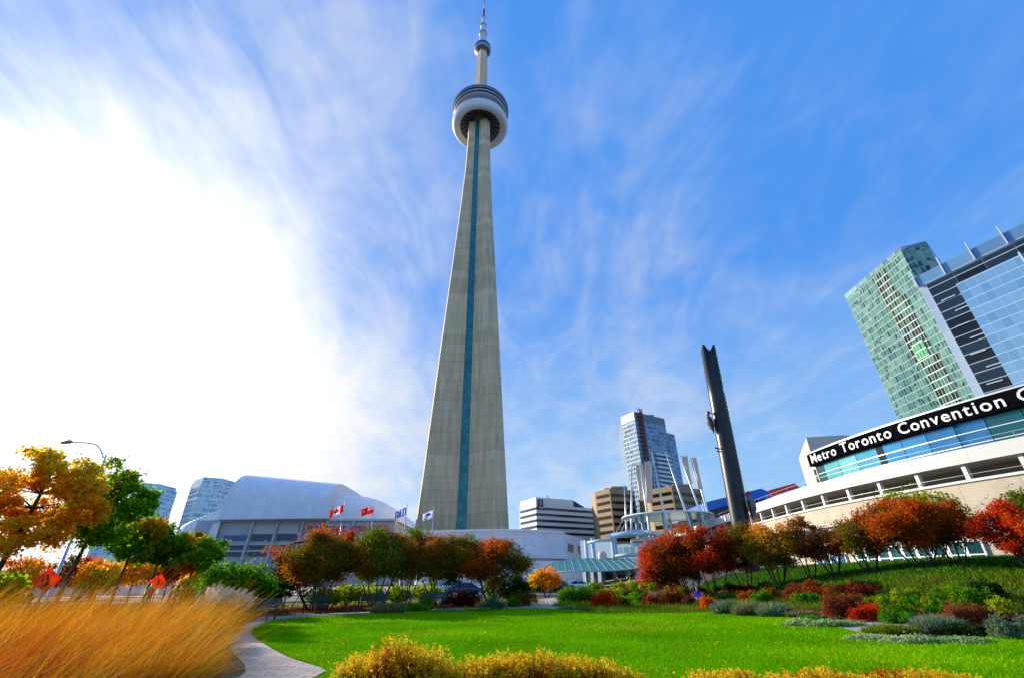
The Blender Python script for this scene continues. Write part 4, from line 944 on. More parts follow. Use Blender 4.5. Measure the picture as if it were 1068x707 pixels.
for x in (-Lb/2+2.2, Lb/2-2.4):
    for s in (-1, 1): w_ = MB(); w_.tube([(x, s*(bw-.3), .5), (x, s*(bw+.02), .5)], [.5, .5], 20); w_.build('wheel', RUB, bus)

# small pale building and hut behind the left maples
hb = block('pavilion', 'pale panelled pavilion behind the coach and orange shrubs', 'building')
a, b = xy(94, 600, 90), xy(122, 600, 90)
MB().prism([a, b, (b[0], 98), (a[0], 98)], 0, 6.0, top=None).build('wall', AQ, hb)
m = MB(); m.lathe([(4.5, 6), (3.2, 7.6), (.05, 10)], 6, c=((a[0]+b[0])/2, 94), sm=False); m.build('roof', grid_mat('pavilion_roof', [(.45, .62, .70), (.52, .68, .74)], (.6, .66, .7), 1, 1), hb)
hb2 = block('pavilion', 'plain pale grey building end seen between the green maple trunks', 'building')
a, b = xy(170, 600, 80), xy(192, 600, 82)
MB().prism([a, b, (b[0]-1, 92), (a[0]-1, 92)], 0, 4.6).build('wall', AQ, hb2)
MB().prism([(a[0]-.3, a[1]-.3), (b[0]+.3, b[1]-.3), (b[0]-.7, 92.3), (a[0]-1.3, 92.3)], 4.61, 4.95).build('roof', STEEL, hb2)

# ------------------------------------------------------------------ road work signs
SO = bpy.data.materials.new('sign_orange_fabric'); SO.use_nodes = True; _t = SO.node_tree; _b = _t.nodes['Principled BSDF']; _b.inputs['Base Color'].default_value = (.98, .075, .01, 1)
_tr = N(_t, 'ShaderNodeBsdfTranslucent'); _tr.inputs[0].default_value = (.98, .075, .01, 1); _mx = N(_t, 'ShaderNodeMixShader'); _mx.inputs[0].default_value = .6; _t.links.new(_b.outputs[0], _mx.inputs[1]); _t.links.new(_tr.outputs[0], _mx.inputs[2]); _t.links.new(_mx.outputs[0], _t.nodes['Material Output'].inputs[0]); SK = mat('sign_black', (.01, .01, .01), .5)
def road_sign(px, py, Y, s, tilt, label):
    p = at(px, py, Y); r = thing('road_sign', (p.x, Y, 0), label, 'road sign', None, math.atan2(-p.x, -Y)*0+math.atan2(p.x, Y)*-.8)
    def dia(h, y, th, mtl, nm, par):
        m = MB(); c, sn = math.cos(R_(tilt)), math.sin(R_(tilt)); q = [(h*(c*x-sn*z), h*(sn*x+c*z)) for x, z in ((0, -1), (1, 0), (0, 1), (-1, 0))]
        m.face([(x, y, p.z+z) for x, z in q]); m.face([(x, y+th, p.z+z) for x, z in reversed(q)])
        for i in range(4): a, b = q[i], q[(i+1) % 4]; m.face([(a[0], y, p.z+a[1]), (a[0], y+th, p.z+a[1]), (b[0], y+th, p.z+b[1]), (b[0], y, p.z+b[1])])
        return m.build(nm, mtl, par)
    b = dia(s, 0, .004, SO, 'sign_board', r)
    m = MB(); k = s/.64      # worker digging: head, body, legs, shovel, heap
    z = p.z; yy = -.025
    m.tube([(-.05*k, yy, z+.25*k), (-.05*k, yy-.01, z+.25*k)], [.07*k, .07*k], 10)
    for a, b_, w_ in (((-.04, .18), (.05, -.02), .10), ((.05, -.02), (-.04, -.26), .06), ((.05, -.02), (.14, -.26), .06), ((-.02, .12), (-.18, .0), .05), ((-.24, .10), (-.10, -.22), .03), ((-.28, -.27), (-.12, -.27), .07)):
        m.tube([(a[0]*k, yy, z+a[1]*k), (b_[0]*k, yy, z+b_[1]*k)], [w_*k*.6]*2, 6)
    m.build('worker_symbol', SK, b)
    m = MB(); m.tube([(0, .06, 0), (0, .06, p.z+s*.3)], [.03, .03], 8); m.build('post', DARKM, r)
    m = MB()
    for sx in (-1, 1): m.bar((0, .06, .35), (sx*.5, .06-.3, .02), .04); m.bar((0, .06, .35), (sx*.5, .36, .02), .04)
    m.build('stand', DARKM, r)
road_sign(49, 605, 17.5, .39, 12, 'larger orange diamond road work sign in front of the coach')
road_sign(165, 606, 30, .42, -6, 'smaller orange diamond road work sign between the green maple trunks')

# ------------------------------------------------------------------ benches
def make_bench(loc, rz):
    r = thing('park_bench', (*loc, 0.03), 'x', 'bench', 'dark green benches along the footpath', rz); G = mat('bench_green', (.006, .05, .045), .45)
    m = MB()
    for k in range(4): m.box(0, -.2+k*.13, .44, 1.8, .11, .04)
    m.build('seat', G, r); m = MB()
    for k in range(4): m.box(0, .28+k*.035, .56+k*.11, 1.8, .035, .095, rx=-.25)
    m.build('backrest', G, r)
    for s in (-1, 1):
        m = MB(); x = s*.78; m.box(x, -.22, .22, .06, .06, .44); m.box(x, .24, .22, .06, .06, .44); m.box(x, .02, .41, .06, .52, .05); m.bar((x, .24, .4), (x, .42, .95), .05); m.box(x, .0, .62, .05, .5, .04); m.box(x, -.23, .53, .05, .05, .2); m.build('leg', DARKM, r)
    return r
bspots = [((-12.9, 26.6), R_(-28), 'nearest bench, beside the plumed grasses at the bend of the path'), ((-12.0, 31.3), R_(-30), 'bench in deep shade below the large red orange tree'), ((-9.3, 33.6), R_(-12), 'bench between the red orange tree and the olive tree'), ((-5.6, 35.0), R_(-8), 'bench farthest right, behind the low reddish shrubs')]
b0_ = make_bench(*bspots[0][:2]); b0_['label'] = bspots[0][2]
for (l, rz, lab) in bspots[1:]:
    c_ = copy_tree(b0_); c_.location = (*l, .03); c_.rotation_euler = (0, 0, rz); c_['label'] = lab

# ------------------------------------------------------------------ people
def person(loc, rz, label, top_c, leg_c, hair_c=(.03, .02, .015), pose='stand', h=1.72, skin=(.45, .27, .2)):
    r = thing('person', (*loc, loc[2] if len(loc) > 2 else 0) if len(loc) == 2 else loc, label, 'person', None, rz)
    if len(loc) == 2: r.location = (*loc, .1)
    k = h/1.72
    J = {'pel': (0, 0, .93), 'ch': (0, .01, 1.25), 'nk': (0, .01, 1.44), 'hd': (0, -.02, 1.56), 'tp': (0, -.01, 1.66)}
    if pose == 'sit': dz = -.5
    else: dz = 0
    for s, n_ in ((-1, 'L'), (1, 'R')):
        J['sh'+n_] = (s*.18, .01, 1.38); J['el'+n_] = (s*.25, .03, 1.12); J['ha'+n_] = (s*.24, -.10, .90); J['fi'+n_] = (s*.235, -.13, .80)
        if pose == 'sit': J['hp'+n_] = (s*.09, 0, .90); J['kn'+n_] = (s*.11, -.42, .98); J['an'+n_] = (s*.11, -.46, .57); J['to'+n_] = (s*.11, -.6, .54)
        else: st2 = .14*s if pose == 'walk' else .02; J['hp'+n_] = (s*.10, 0, .88); J['kn'+n_] = (s*.11, -.03-st2*.6, .49); J['an'+n_] = (s*.11, st2, .09); J['to'+n_] = (s*.12, st2-.16, .04)
    rad = {'pel': .15, 'ch': .16, 'nk': .06, 'hd': .09, 'tp': .085, 'sh': .075, 'el': .048, 'ha': .032, 'fi': .025, 'hp': .095, 'kn': .06, 'an': .042, 'to': .04}
    names = list(J); idx = {n_: i for i, n_ in enumerate(names)}
    ed = [('pel', 'ch'), ('ch', 'nk'), ('nk', 'hd'), ('hd', 'tp')]
    for n_ in 'LR': ed += [('ch', 'sh'+n_), ('sh'+n_, 'el'+n_), ('el'+n_, 'ha'+n_), ('ha'+n_, 'fi'+n_), ('pel', 'hp'+n_), ('hp'+n_, 'kn'+n_), ('kn'+n_, 'an'+n_), ('an'+n_, 'to'+n_)]
    me = bpy.data.meshes.new('b'); me.from_pydata([(J[n_][0]*k, J[n_][1]*k, (J[n_][2]+dz)*k) for n_ in names], [(idx[a], idx[b]) for a, b in ed], [])
    o = bpy.data.objects.new('b', me); C.objects.link(o); o.modifiers.new('s', 'SKIN'); sv = me.skin_vertices[0].data
    for n_ in names: rr_ = rad.get(n_, rad.get(n_[:2], .05))*k; sv[idx[n_]].radius = (rr_, rr_*(.75 if n_ in ('ch', 'pel') else 1)); sv[idx[n_]].use_root = n_ == 'pel'
    sm = o.modifiers.new('u', 'SUBSURF'); sm.levels = 1
    dg = bpy.context.evaluated_depsgraph_get(); m2 = bpy.data.meshes.new_from_object(o.evaluated_get(dg)); bpy.data.objects.remove(o)
    for c_ in (skin, top_c, leg_c): m2.materials.append(mat('cloth', c_, .8))
    m2.name = 'body'
    for f in m2.polygons:
        c = f.center; z = c.z/k-dz; f.use_smooth = True
        f.material_index = 0 if z > 1.46 or (abs(c.x)/k > .17 and z < .93 and z > .75 and pose != 'sit') else (1 if z > .95 else 2)
    b = bpy.data.objects.new('body', m2); C.objects.link(b); b.parent = r
    hm = MB(); hc = Vector((0, .0, (1.60+dz)*k)); hm.lathe([(.001, .13*k), (.07*k, .115*k), (.105*k, .06*k), (.11*k, 0), (.10*k, -.06*k)], 14); ho = hm.build('hair', mat('hair', hair_c, .8), r); ho.location = hc+Vector((0, .03*k, .01))
    return r
p = xy(650, 610, 84); person((*p, .1), R_(160), 'person in a red top standing under the green canopy, left of another', (.55, .03, .03), (.35, .25, .2), (.4, .12, .05))
p = xy(660, 611, 83); person((*p, .1), R_(200), 'person in dark red by the right canopy column', (.40, .01, .06), (.03, .03, .04))
p = xy(671, 600, 90); person((*p, .4), R_(120), 'person behind the low cream wall near the canopy', (.25, .2, .2), (.03, .03, .04), h=1.8)
p = xy(178, 618, 30); person((p[0], p[1], 0), R_(-60), 'person in dark brown walking past the green maples', (.05, .025, .02), (.02, .02, .03), pose='walk', h=1.6)
p = xy(184, 618, 31.5); person((p[0], p[1], 0), R_(-40), 'person in dark clothing just behind the walker in brown', (.03, .015, .02), (.03, .03, .04), (.15, .05, .03), h=1.62)
p = xy(159, 612, 42); person((p[0], p[1], 0), R_(-100), 'person in a bright red jacket below the smaller orange sign', (.62, .02, .03), (.03, .03, .05))
p = xy(7, 612, 30); person((p[0], p[1], 0), R_(-90), 'person in blue at the far left by the coach', (.04, .05, .22), (.04, .04, .06), (.25, .1, .05), h=1.75)
p = at(729.5, 630, 33); person((p.x, p.y, H(p.x, p.y)+.10), R_(-20), 'small person in blue sitting among low shrubs below the red trees', (.02, .05, .55), (.55, .5, .5), (.3, .15, .08), 'sit', h=1.25)

# ================================================================== vegetation
rng = np.random.default_rng(11)
def gph(px, py):
    d = ray(px, py); lo = 2.0
    for i in range(4000):
        k = lo+i*.04; x, y, z = d.x*k, d.y*k, EYE+d.z*k
        if z <= H(x, y) or y > 78: return Vector((x, y, H(x, y)))
    return Vector((x, y, H(x, y)))
def inpoly(P, poly):
    x, y = P[:, 0], P[:, 1]; ins = np.zeros(len(P), bool); n = len(poly); j = n-1
    for i in range(n):
        xi, yi = poly[i]; xj, yj = poly[j]
        if yi != yj: ins ^= ((yi > y) != (yj > y)) & (x < (xj-xi)*(y-yi)/(yj-yi)+xi)
        j = i
    return ins
def unit(v): return v/np.maximum(np.linalg.norm(v, axis=-1, keepdims=True), 1e-9)
def leaves(Cn, size, cols, jit=.22, up=0.0, asp=.6, name='crown', parent=None, loc=None, mtl=None, r=rng):
    n = len(Cn); nrm = unit(r.normal(size=(n, 3))+np.array([0, 0, up])); t = unit(np.cross(nrm, r.normal(size=(n, 3)))); b = np.cross(nrm, t)
    s = (size*r.uniform(.6, 1.4, n))[:, None]
    bend = nrm*s*.25
    V = np.stack([Cn-t*s, Cn-b*s*asp+bend, Cn+t*s, Cn+b*s*asp+bend], 1).reshape(-1, 3); F_ = np.arange(n*4).reshape(n, 4)
    c = cols*(1+r.uniform(-jit, jit, (n, 1)))*(1+r.uniform(-.08, .08, (n, 3)))
    return np_mesh(name, V, F_, mtl or LEAF, parent, c, loc)
def blades(root, dirv, length, width, cols, bend, name, parent=None, loc=None, jit=.2, seg=3, r=rng, wdir=None, mtl=None):
    n = len(root); side = unit(np.cross(dirv, r.normal(size=(n, 3)))); L = length[:, None]; P = []
    ts = np.linspace(0, 1, seg+1)
    for t in ts:
        p = root+dirv*L*t+bend*(t**2)[..., None]*L if False else root+dirv*L*t+bend*L*t*t
        w_ = width[:, None]*(1-.82*t)*.5; P += [p-side*w_, p+side*w_]
    V = np.stack(P, 1); k = 2*(seg+1); base = (np.arange(n)*k)[:, None, None]
    q = np.array([[2*i, 2*i+1, 2*i+3, 2*i+2] for i in range(seg)])[None]; F_ = (base+q).reshape(-1, 4)
    if cols.ndim == 2: c = np.repeat(cols*(1+r.uniform(-jit, jit, (n, 1))), seg, 0)
    else: c = (cols*(1+r.uniform(-jit, jit, (n, 1, 1)))).reshape(-1, 3)
    return np_mesh(name, V.reshape(-1, 3), F_, mtl or BLADE, parent, c, loc)
def lownoise(P, sc, r):
    v = np.zeros(len(P))
    for _ in range(5):
        k = r.normal(size=3)*sc; v += np.sin(P@k+r.uniform(0, 6.28))
    return v/2.6
PAL = {
 'red':    [(.60, .045, .010), (.65, .12, .012), (.42, .022, .010), (.16, .10, .015)],
 'redor':  [(.68, .11, .010), (.62, .17, .012), (.50, .045, .010), (.16, .14, .02)],
 'orange': [(.90, .30, .008), (.92, .46, .012), (.72, .14, .008), (.30, .30, .02)],
 'gold':   [(.95, .45, .010), (.90, .28, .008), (.95, .66, .03), (.30, .40, .02)],
 'green':  [(.06, .24, .006), (.10, .32, .008), (.20, .38, .010), (.035, .15, .006)],
 'maple':  [(.11, .33, .006), (.18, .42, .008), (.42, .50, .012), (.80, .24, .010)],
 'olive':  [(.13, .19, .010), (.20, .25, .012), (.08, .14, .010), (.36, .14, .012)],
 'brown':  [(.34, .10, .012), (.20, .16, .012), (.42, .08, .010), (.10, .11, .010)],
 'darkred': [(.24, .025, .012), (.32, .045, .012), (.15, .02, .012), (.08, .06, .012)],
 'lime':   [(.34, .46, .012), (.26, .40, .012), (.50, .52, .02), (.12, .22, .015)],
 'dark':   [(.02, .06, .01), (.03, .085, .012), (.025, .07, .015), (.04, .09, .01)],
 'sage':   [(.16, .24, .13), (.12, .20, .10), (.20, .27, .15), (.10, .17, .08)],
 'mint':   [(.22, .40, .09), (.30, .46, .12), (.16, .32, .06), (.40, .52, .22)],
 'maroon': [(.14, .025, .02), (.20, .035, .02), (.10, .02, .015), (.10, .06, .02)],
 'fire':   [(.65, .05, .010), (.75, .14, .012), (.50, .03, .010), (.25, .09, .015)],
 'yellow': [(.85, .62, .02), (.78, .50, .02), (.62, .56, .03), (.30, .28, .02)],
 'rust':   [(.34, .085, .03), (.26, .06, .025), (.42, .14, .05), (.16, .06, .02)],
 'tan':    [(.30, .27, .10), (.24, .22, .09), (.36, .30, .12), (.16, .19, .06)],
}
for k_ in ('lime', 'yellow'): PAL[k_] = PAL[k_]
def colour(P, pal, r, sc=1.2, outer=None, outer_pal=None):
    pal = np.array(PAL[pal]); v = lownoise(P, sc, r)+r.normal(size=len(P))*.35; i = np.digitize(v, [-.35, .35, .95]); i = np.array([1, 0, 2, 3])[i]; c = pal[i]
    if outer is not None:
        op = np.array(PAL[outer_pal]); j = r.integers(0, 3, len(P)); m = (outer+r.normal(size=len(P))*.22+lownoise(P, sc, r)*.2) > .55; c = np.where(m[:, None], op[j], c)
    return c
def tree(x, y, w_, h, cb, pal, label, n=7000, leaf=.085, stems=1, lean=0, inner=None, group=None, cat='tree', name='tree', seed=0, squash=.9, flat=0, loose=.5, trunk_r=.11, z=None, K=None):
    r = np.random.default_rng(seed+101); z = H(x, y) if z is None else z
    root = thing(name, (x, y, z-.03), label, cat, group)
    rx = w_/2; rz = (h-cb)/2; zc = cb+rz; K = K or int(70*max(1, (w_/4)))
    c = []
    while len(c) < K:
        p = r.uniform(-1, 1, 3); q = np.linalg.norm(p)
        if q > 1 or q < .30: continue
        a = math.atan2(p[1], p[0]); lim = .80+.2*math.sin(3*a+seed)*math.sin(2.3*p[2]*2+seed*1.7)
        if q > lim: continue
        if p[2] < 0: p[2] *= .85
        c.append(p)
    c = np.array(c); cc_ = c*np.array([rx*.93, rx*squash*.93, rz*.95])+np.array([lean, 0, zc]); cr = r.uniform(.28, .62, K)*(.55+.5*loose)*min(1.3, w_/4)
    # limbs to clumps
    m = MB(); stems_top = []
    for s in range(stems):
        a = 2*PI*s/max(1, stems)+r.uniform(-.3, .3); sp = (0 if stems == 1 else r.uniform(.35, .6)*rx)
        b0 = Vector((math.cos(a)*.06*(stems > 1), math.sin(a)*.06*(stems > 1), -.1)); t1_ = Vector((math.cos(a)*sp*.45+lean*.3, math.sin(a)*sp*.45*squash, cb*.75)); t2_ = Vector((math.cos(a)*sp+lean*.8, math.sin(a)*sp*squash, zc*.95)); t3_ = Vector((math.cos(a)*sp*1.1+lean, math.sin(a)*sp*squash*1.1, zc+rz*.55))
        pts = spline([b0, t1_, t2_, t3_], 4); tr = trunk_r*(1 if stems == 1 else .55); n_ = len(pts); m.tube(pts, [tr*(1.25 if i == 0 else 1)*(1-.8*i/(n_-1)) for i in range(n_)], 7); stems_top.append(pts)
    for i in range(0, K, 2):
        P = Vector(cc_[i]); pts = stems_top[r.integers(0, stems)]; q = min(pts[2:], key=lambda s_: (s_-P).length+max(0, s_.z-P.z)*2); mid = q.lerp(P, .5)+Vector((0, 0, .12)); m.tube([q, mid, P], [.028*w_/4, .018, .008], 4)
    m.build('trunk', BARK, root)
    k = r.integers(0, K, n); d = r.normal(size=(n, 3)); d = unit(d)*(r.uniform(0, 1, n)**.45)[:, None]; P = cc_[k]+d*(cr[k]*np.where(r.uniform(size=n) < .18, 1.75, 1.0))[:, None]*np.array([1.2, 1.2, .85])
    sc_ = 1.0*4/max(3, w_)
    if inner:
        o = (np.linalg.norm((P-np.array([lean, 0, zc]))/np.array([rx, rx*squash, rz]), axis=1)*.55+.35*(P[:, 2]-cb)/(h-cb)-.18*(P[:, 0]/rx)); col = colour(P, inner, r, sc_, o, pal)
    else: col = colour(P, pal, r, sc_)
    leaves(P, leaf, col, name='crown', parent=root, r=r, up=.4)
    return root

def tpx(px, Y): return at(px, 603, Y).x
# --- left row of maples
p = at(64, 600, 25); tree(tpx(-14, 26), 26, 7.4, 9.6, 1.9, 'gold', 'large orange and gold maple at the left edge of the view', 22000, .10, 1, .9, seed=1, loose=.25, trunk_r=.20, K=125, name='maple_tree')
tree(tpx(66, 32), 32, 6.8, 9.6, 3.0, 'maple', 'tall green maple with olive top standing right of the orange maple', 15000, .12, 1, 1.0, seed=2, trunk_r=.17, K=95, name='maple_tree')
tree(tpx(123, 38), 38, 5.2, 6.9, 2.7, 'maple', 'green maple with a dark leaning trunk, left of the small orange sign', 11000, .12, 1, .5, seed=3, trunk_r=.13, name='maple_tree')
tree(tpx(156, 40), 40, 4.3, 6.2, 2.4, 'green', 'narrow green maple right beside the small orange sign', 8000, .12, 1, .5, seed=4, trunk_r=.11, name='maple_tree')
tree(tpx(196, 40), 40, 4.3, 5.7, 1.9, 'maple', 'green maple with orange leaf tips in front of the stadium corner', 9000, .12, 1, .3, seed=5, trunk_r=.11, name='maple_tree')
for i, (px, Y, w_, h, cb, pal, lab) in enumerate([
    (22, 50, 6, 4.6, .6, 'orange', 'low orange tree behind the coach end, below the large orange maple'), (2, 27, 3.2, 2.6, .3, 'lime', 'yellow green bush at the left edge beneath the orange maple'),
    (82, 52, 6, 4.8, .8, 'redor', 'red orange tree far behind the trunk of the tall green maple'), (105, 50, 5, 3.9, .6, 'gold', 'yellow orange small tree between the two leaning maple trunks'),
    (140, 54, 6, 4.6, .8, 'orange', 'orange red small tree left of the small road work sign'), (176, 56, 5, 4.2, 1.0, 'red', 'dark red small tree behind the narrow green maple'), (205, 50, 3.4, 3.0, .2, 'gold', 'yellowing bush below the green maple with orange tips')]):
    tree(tpx(px, Y), Y, w_, h, cb, pal, lab, 3800, .13, 1, 0, seed=20+i, name='small_tree')
tree(tpx(247, 29), 29, 4.4, 3.1, .1, 'green', 'dense bright green rounded bush left of the red orange tree', 13000, .075, 3, 0, seed=31, cat='bush', name='bush', K=110)
tree(tpx(213, 31), 31, 2.6, 2.0, .1, 'lime', 'small yellow green bush at the foot of the stadium side maple', 4000, .075, 3, 0, seed=32, cat='bush', name='bush')
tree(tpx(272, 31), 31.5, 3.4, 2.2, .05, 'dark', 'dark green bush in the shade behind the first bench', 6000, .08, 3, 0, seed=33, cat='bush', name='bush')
# --- centre row
GC = None
tree(tpx(332, 33), 33, 7.00, 5.0, 1.15, 'redor', 'spreading multi stemmed tree with red orange leaves over green ones', 48600, .056, 6, 0, 'olive', seed=41, K=150, name='ornamental_tree')
tree(tpx(394, 35.5), 35.5, 5.9, 5.4, 1.10, 'olive', 'olive green multi stemmed tree left of the flag with blue ground', 30375, .056, 6, 0, seed=42, K=120, name='ornamental_tree')
tree(tpx(424, 38.5), 38.5, 5.7, 5.5, 1.10, 'olive', 'olive tree behind the others, below the blue flag', 24300, .056, 5, 0, seed=43, name='ornamental_tree')
tree(tpx(458, 37), 37, 6.1, 5.2, 1.19, 'brown', 'olive green tree with orange brown tips in front of the tower base', 30375, .056, 6, 0, 'olive', seed=44, K=120, name='ornamental_tree')
tree(tpx(482, 39), 39, 4.88, 4.9, 1.19, 'olive', 'dark olive tree between the brown tipped one and the dark round bush', 20250, .056, 4, 0, seed=45, name='ornamental_tree')
tree(tpx(512, 37), 37, 6.15, 4.7, 1.15, 'redor', 'brown red multi stemmed tree at the right end of the centre row', 30375, .056, 5, .2, 'olive', seed=46, K=120, name='ornamental_tree')
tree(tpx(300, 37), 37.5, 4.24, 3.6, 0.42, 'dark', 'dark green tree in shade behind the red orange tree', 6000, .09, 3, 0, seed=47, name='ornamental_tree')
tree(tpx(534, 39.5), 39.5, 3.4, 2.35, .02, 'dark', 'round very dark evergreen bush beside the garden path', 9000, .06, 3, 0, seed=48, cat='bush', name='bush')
tree(tpx(513, 42), 42, 1.7, 2.4, .05, 'lime', 'lime green bush peeking left of the dark round evergreen', 3000, .06, 3, 0, seed=49, cat='bush', name='bush')
tree(tpx(569, 53), 53, 4.13, 2.7, 0.59, 'gold', 'small yellow orange tree left of the parked dark hatchback', 5000, .10, 3, 0, seed=50, name='ornamental_tree')
for i, (px, Y, w_, h) in enumerate([(343, 36.5, 3, 1.5), (365, 39, 3.4, 1.6), (392, 41, 3.2, 1.5), (418, 42, 3, 1.5), (446, 43, 3.2, 1.7)]):
    tree(tpx(px, Y), Y, w_, h, .02, 'lime', f'{ORD[i]} from the left of the lime green bushes seen behind the benches', 3200, .07, 3, 0, seed=60+i, cat='bush', name='bush', group='lime green bushes behind the benches')
# --- right row
tree(tpx(694, 38), 38, 4.59, 4.6, 0.45, 'fire', 'bright red edged dark green tree at the left end of the right hand row', 28350, .056, 5, 0, 'dark', seed=71, K=110, name='ornamental_tree')
tree(tpx(722, 37), 37.5, 4.70, 5.3, 0.66, 'redor', 'orange and dark green tree left of the black column', 22275, .056, 5, 0, 'dark', seed=72, name='ornamental_tree')
tree(tpx(744, 36.5), 36.5, 4.48, 4.9, 0.72, 'red', 'dark red tree directly in front of the black column foot', 22275, .056, 4, 0, 'darkred', seed=73, name='ornamental_tree')
tree(tpx(776, 37), 37, 4.03, 4.6, 0.72, 'brown', 'red brown tree just right of the black column', 18225, .056, 4, 0, seed=74, name='ornamental_tree')
tree(tpx(812, 35), 35, 4.59, 4.3, 0.66, 'orange', 'orange topped olive tree in front of the terrace columns', 22275, .056, 5, 0, 'olive', seed=75, name='ornamental_tree')
tree(tpx(842, 35), 34.5, 3.36, 4.1, 0.72, 'brown', 'slim red orange tree between two fuller trees on the slope', 12150, .056, 3, 0, 'brown', seed=76, name='ornamental_tree')
tree(tpx(872, 33), 33, 4.26, 3.3, 0.66, 'rust', 'rust red tree with bare grey twigs on the slope', 11137, .056, 5, 0, seed=77, name='ornamental_tree')
tree(tpx(912, 31), 31, 4.48, 3.4, 0.66, 'brown', 'red orange tree just left of the largest slope tree', 16200, .056, 5, 0, seed=78, name='ornamental_tree')
tree(tpx(968, 29), 29, 6.27, 4.0, 0.63, 'redor', 'largest slope tree, orange red leaves over olive green', 36450, .056, 5, 0, 'olive', seed=79, K=140, name='ornamental_tree')
tree(tpx(1010, 28), 28, 3.81, 3.5, 0.60, 'redor', 'orange tree with dark trunk at the right of the largest slope tree', 16200, .056, 3, 0, 'olive', seed=80, name='ornamental_tree')
tree(tpx(985, 34), 34, 6.27, 4.9, 0.72, 'lime', 'yellow green tree rising behind the largest slope tree', 9000, .09, 4, 0, seed=81, name='ornamental_tree')
tree(tpx(1085, 25), 25, 4.03, 3.4, 0.30, 'fire', 'bright red tree cut by the right edge of the view', 18225, .056, 4, 0, seed=82, name='ornamental_tree')
tree(tpx(1125, 29), 29, 5.60, 4.0, 0.48, 'olive', 'olive tree beyond the right edge', 6000, .09, 4, 0, seed=83, name='ornamental_tree')

# --- low planting
def mound(x, y, w_, h, pal, label, kind='leaf', n=None, leaf=None, group=None, cat='shrub', name='shrub', d=None, seed=0, pal2=None, z=None):
    r = np.random.default_rng(seed+500); d = d or w_*.8; z = H(x, y) if z is None else z; dist = math.hypot(x, y)
    leaf = leaf or max(.02, .0015*dist); area = 3.14*w_*d/4+1.5*h*(w_+d)/2*1.5; n = n or int(min(16000, area*2.0/(leaf*leaf)))
    if kind in ('leaf', 'flower'):
        a = r.uniform(0, 2*PI, n); rr = np.sqrt(r.uniform(0, 1, n)); x0, y0 = rr*np.cos(a), rr*np.sin(a)
        kk = 1 if kind == 'flower' else int(r.integers(4, 8)); sc0 = r.uniform(-.62, .62, (kk, 2))*(kk > 1); sr = r.uniform(.34, .62, kk) if kk > 1 else np.ones(1); shh = r.uniform(.55, 1.12, kk) if kk > 1 else np.ones(1); ki = r.integers(0, kk, n)
        top = np.sqrt(np.clip(1-rr**2.4, 0, 1)); lump = 1+.20*lownoise(np.stack([x0*w_*3, y0*d*3, a*0], 1), 1.0, r)+.10*lownoise(np.stack([x0*w_*9, y0*d*9, a*0], 1), 1.0, r); zz_ = h*shh[ki]*top*lump*r.uniform(.05, 1, n)**.35+np.abs(r.normal(size=n))**1.6*h*.10
        P = np.stack([(sc0[ki, 0]+x0*sr[ki])*w_/2*lump+r.normal(size=n)*.03*w_, (sc0[ki, 1]+y0*sr[ki])*d/2+r.normal(size=n)*.03*d, np.maximum(zz_, .01)], 1); c = colour(P, pal, r, 2.5/max(w_, .5))
        if pal2: m = (zz_ > h*.55*top)&(r.uniform(size=n) < .55); c = np.where(m[:, None], np.array(PAL[pal2])[r.integers(0, 3, n)], c)
        if kind == 'flower': m = (r.uniform(size=n) < .22)&(zz_ > h*top*.6); c = np.where(m[:, None], np.array([.62, .66, .46]), c)
        o = leaves(P, leaf, c, r=r, name=name, loc=(x, y, z), up=.7)
    else:
        n = n//2; a = r.uniform(0, 2*PI, n); rr = np.sqrt(r.uniform(0, 1, n))*.8; root = np.stack([rr*np.cos(a)*w_/2, rr*np.sin(a)*d/2, np.zeros(n)], 1)
        dv = unit(np.stack([np.cos(a)*rr*.8, np.sin(a)*rr*.8, np.ones(n)], 1)+r.normal(size=(n, 3))*.22); L = h*r.uniform(.6, 1.15, n)*(1-.35*rr)
        o = blades(root, dv, L, np.full(n, leaf*1.1), colour(root*2, pal, r), r.normal(size=(n, 3))*.12+np.array([.12, 0, -.08]), name, loc=(x, y, z), r=r)
    return tag(o, label, cat, group)
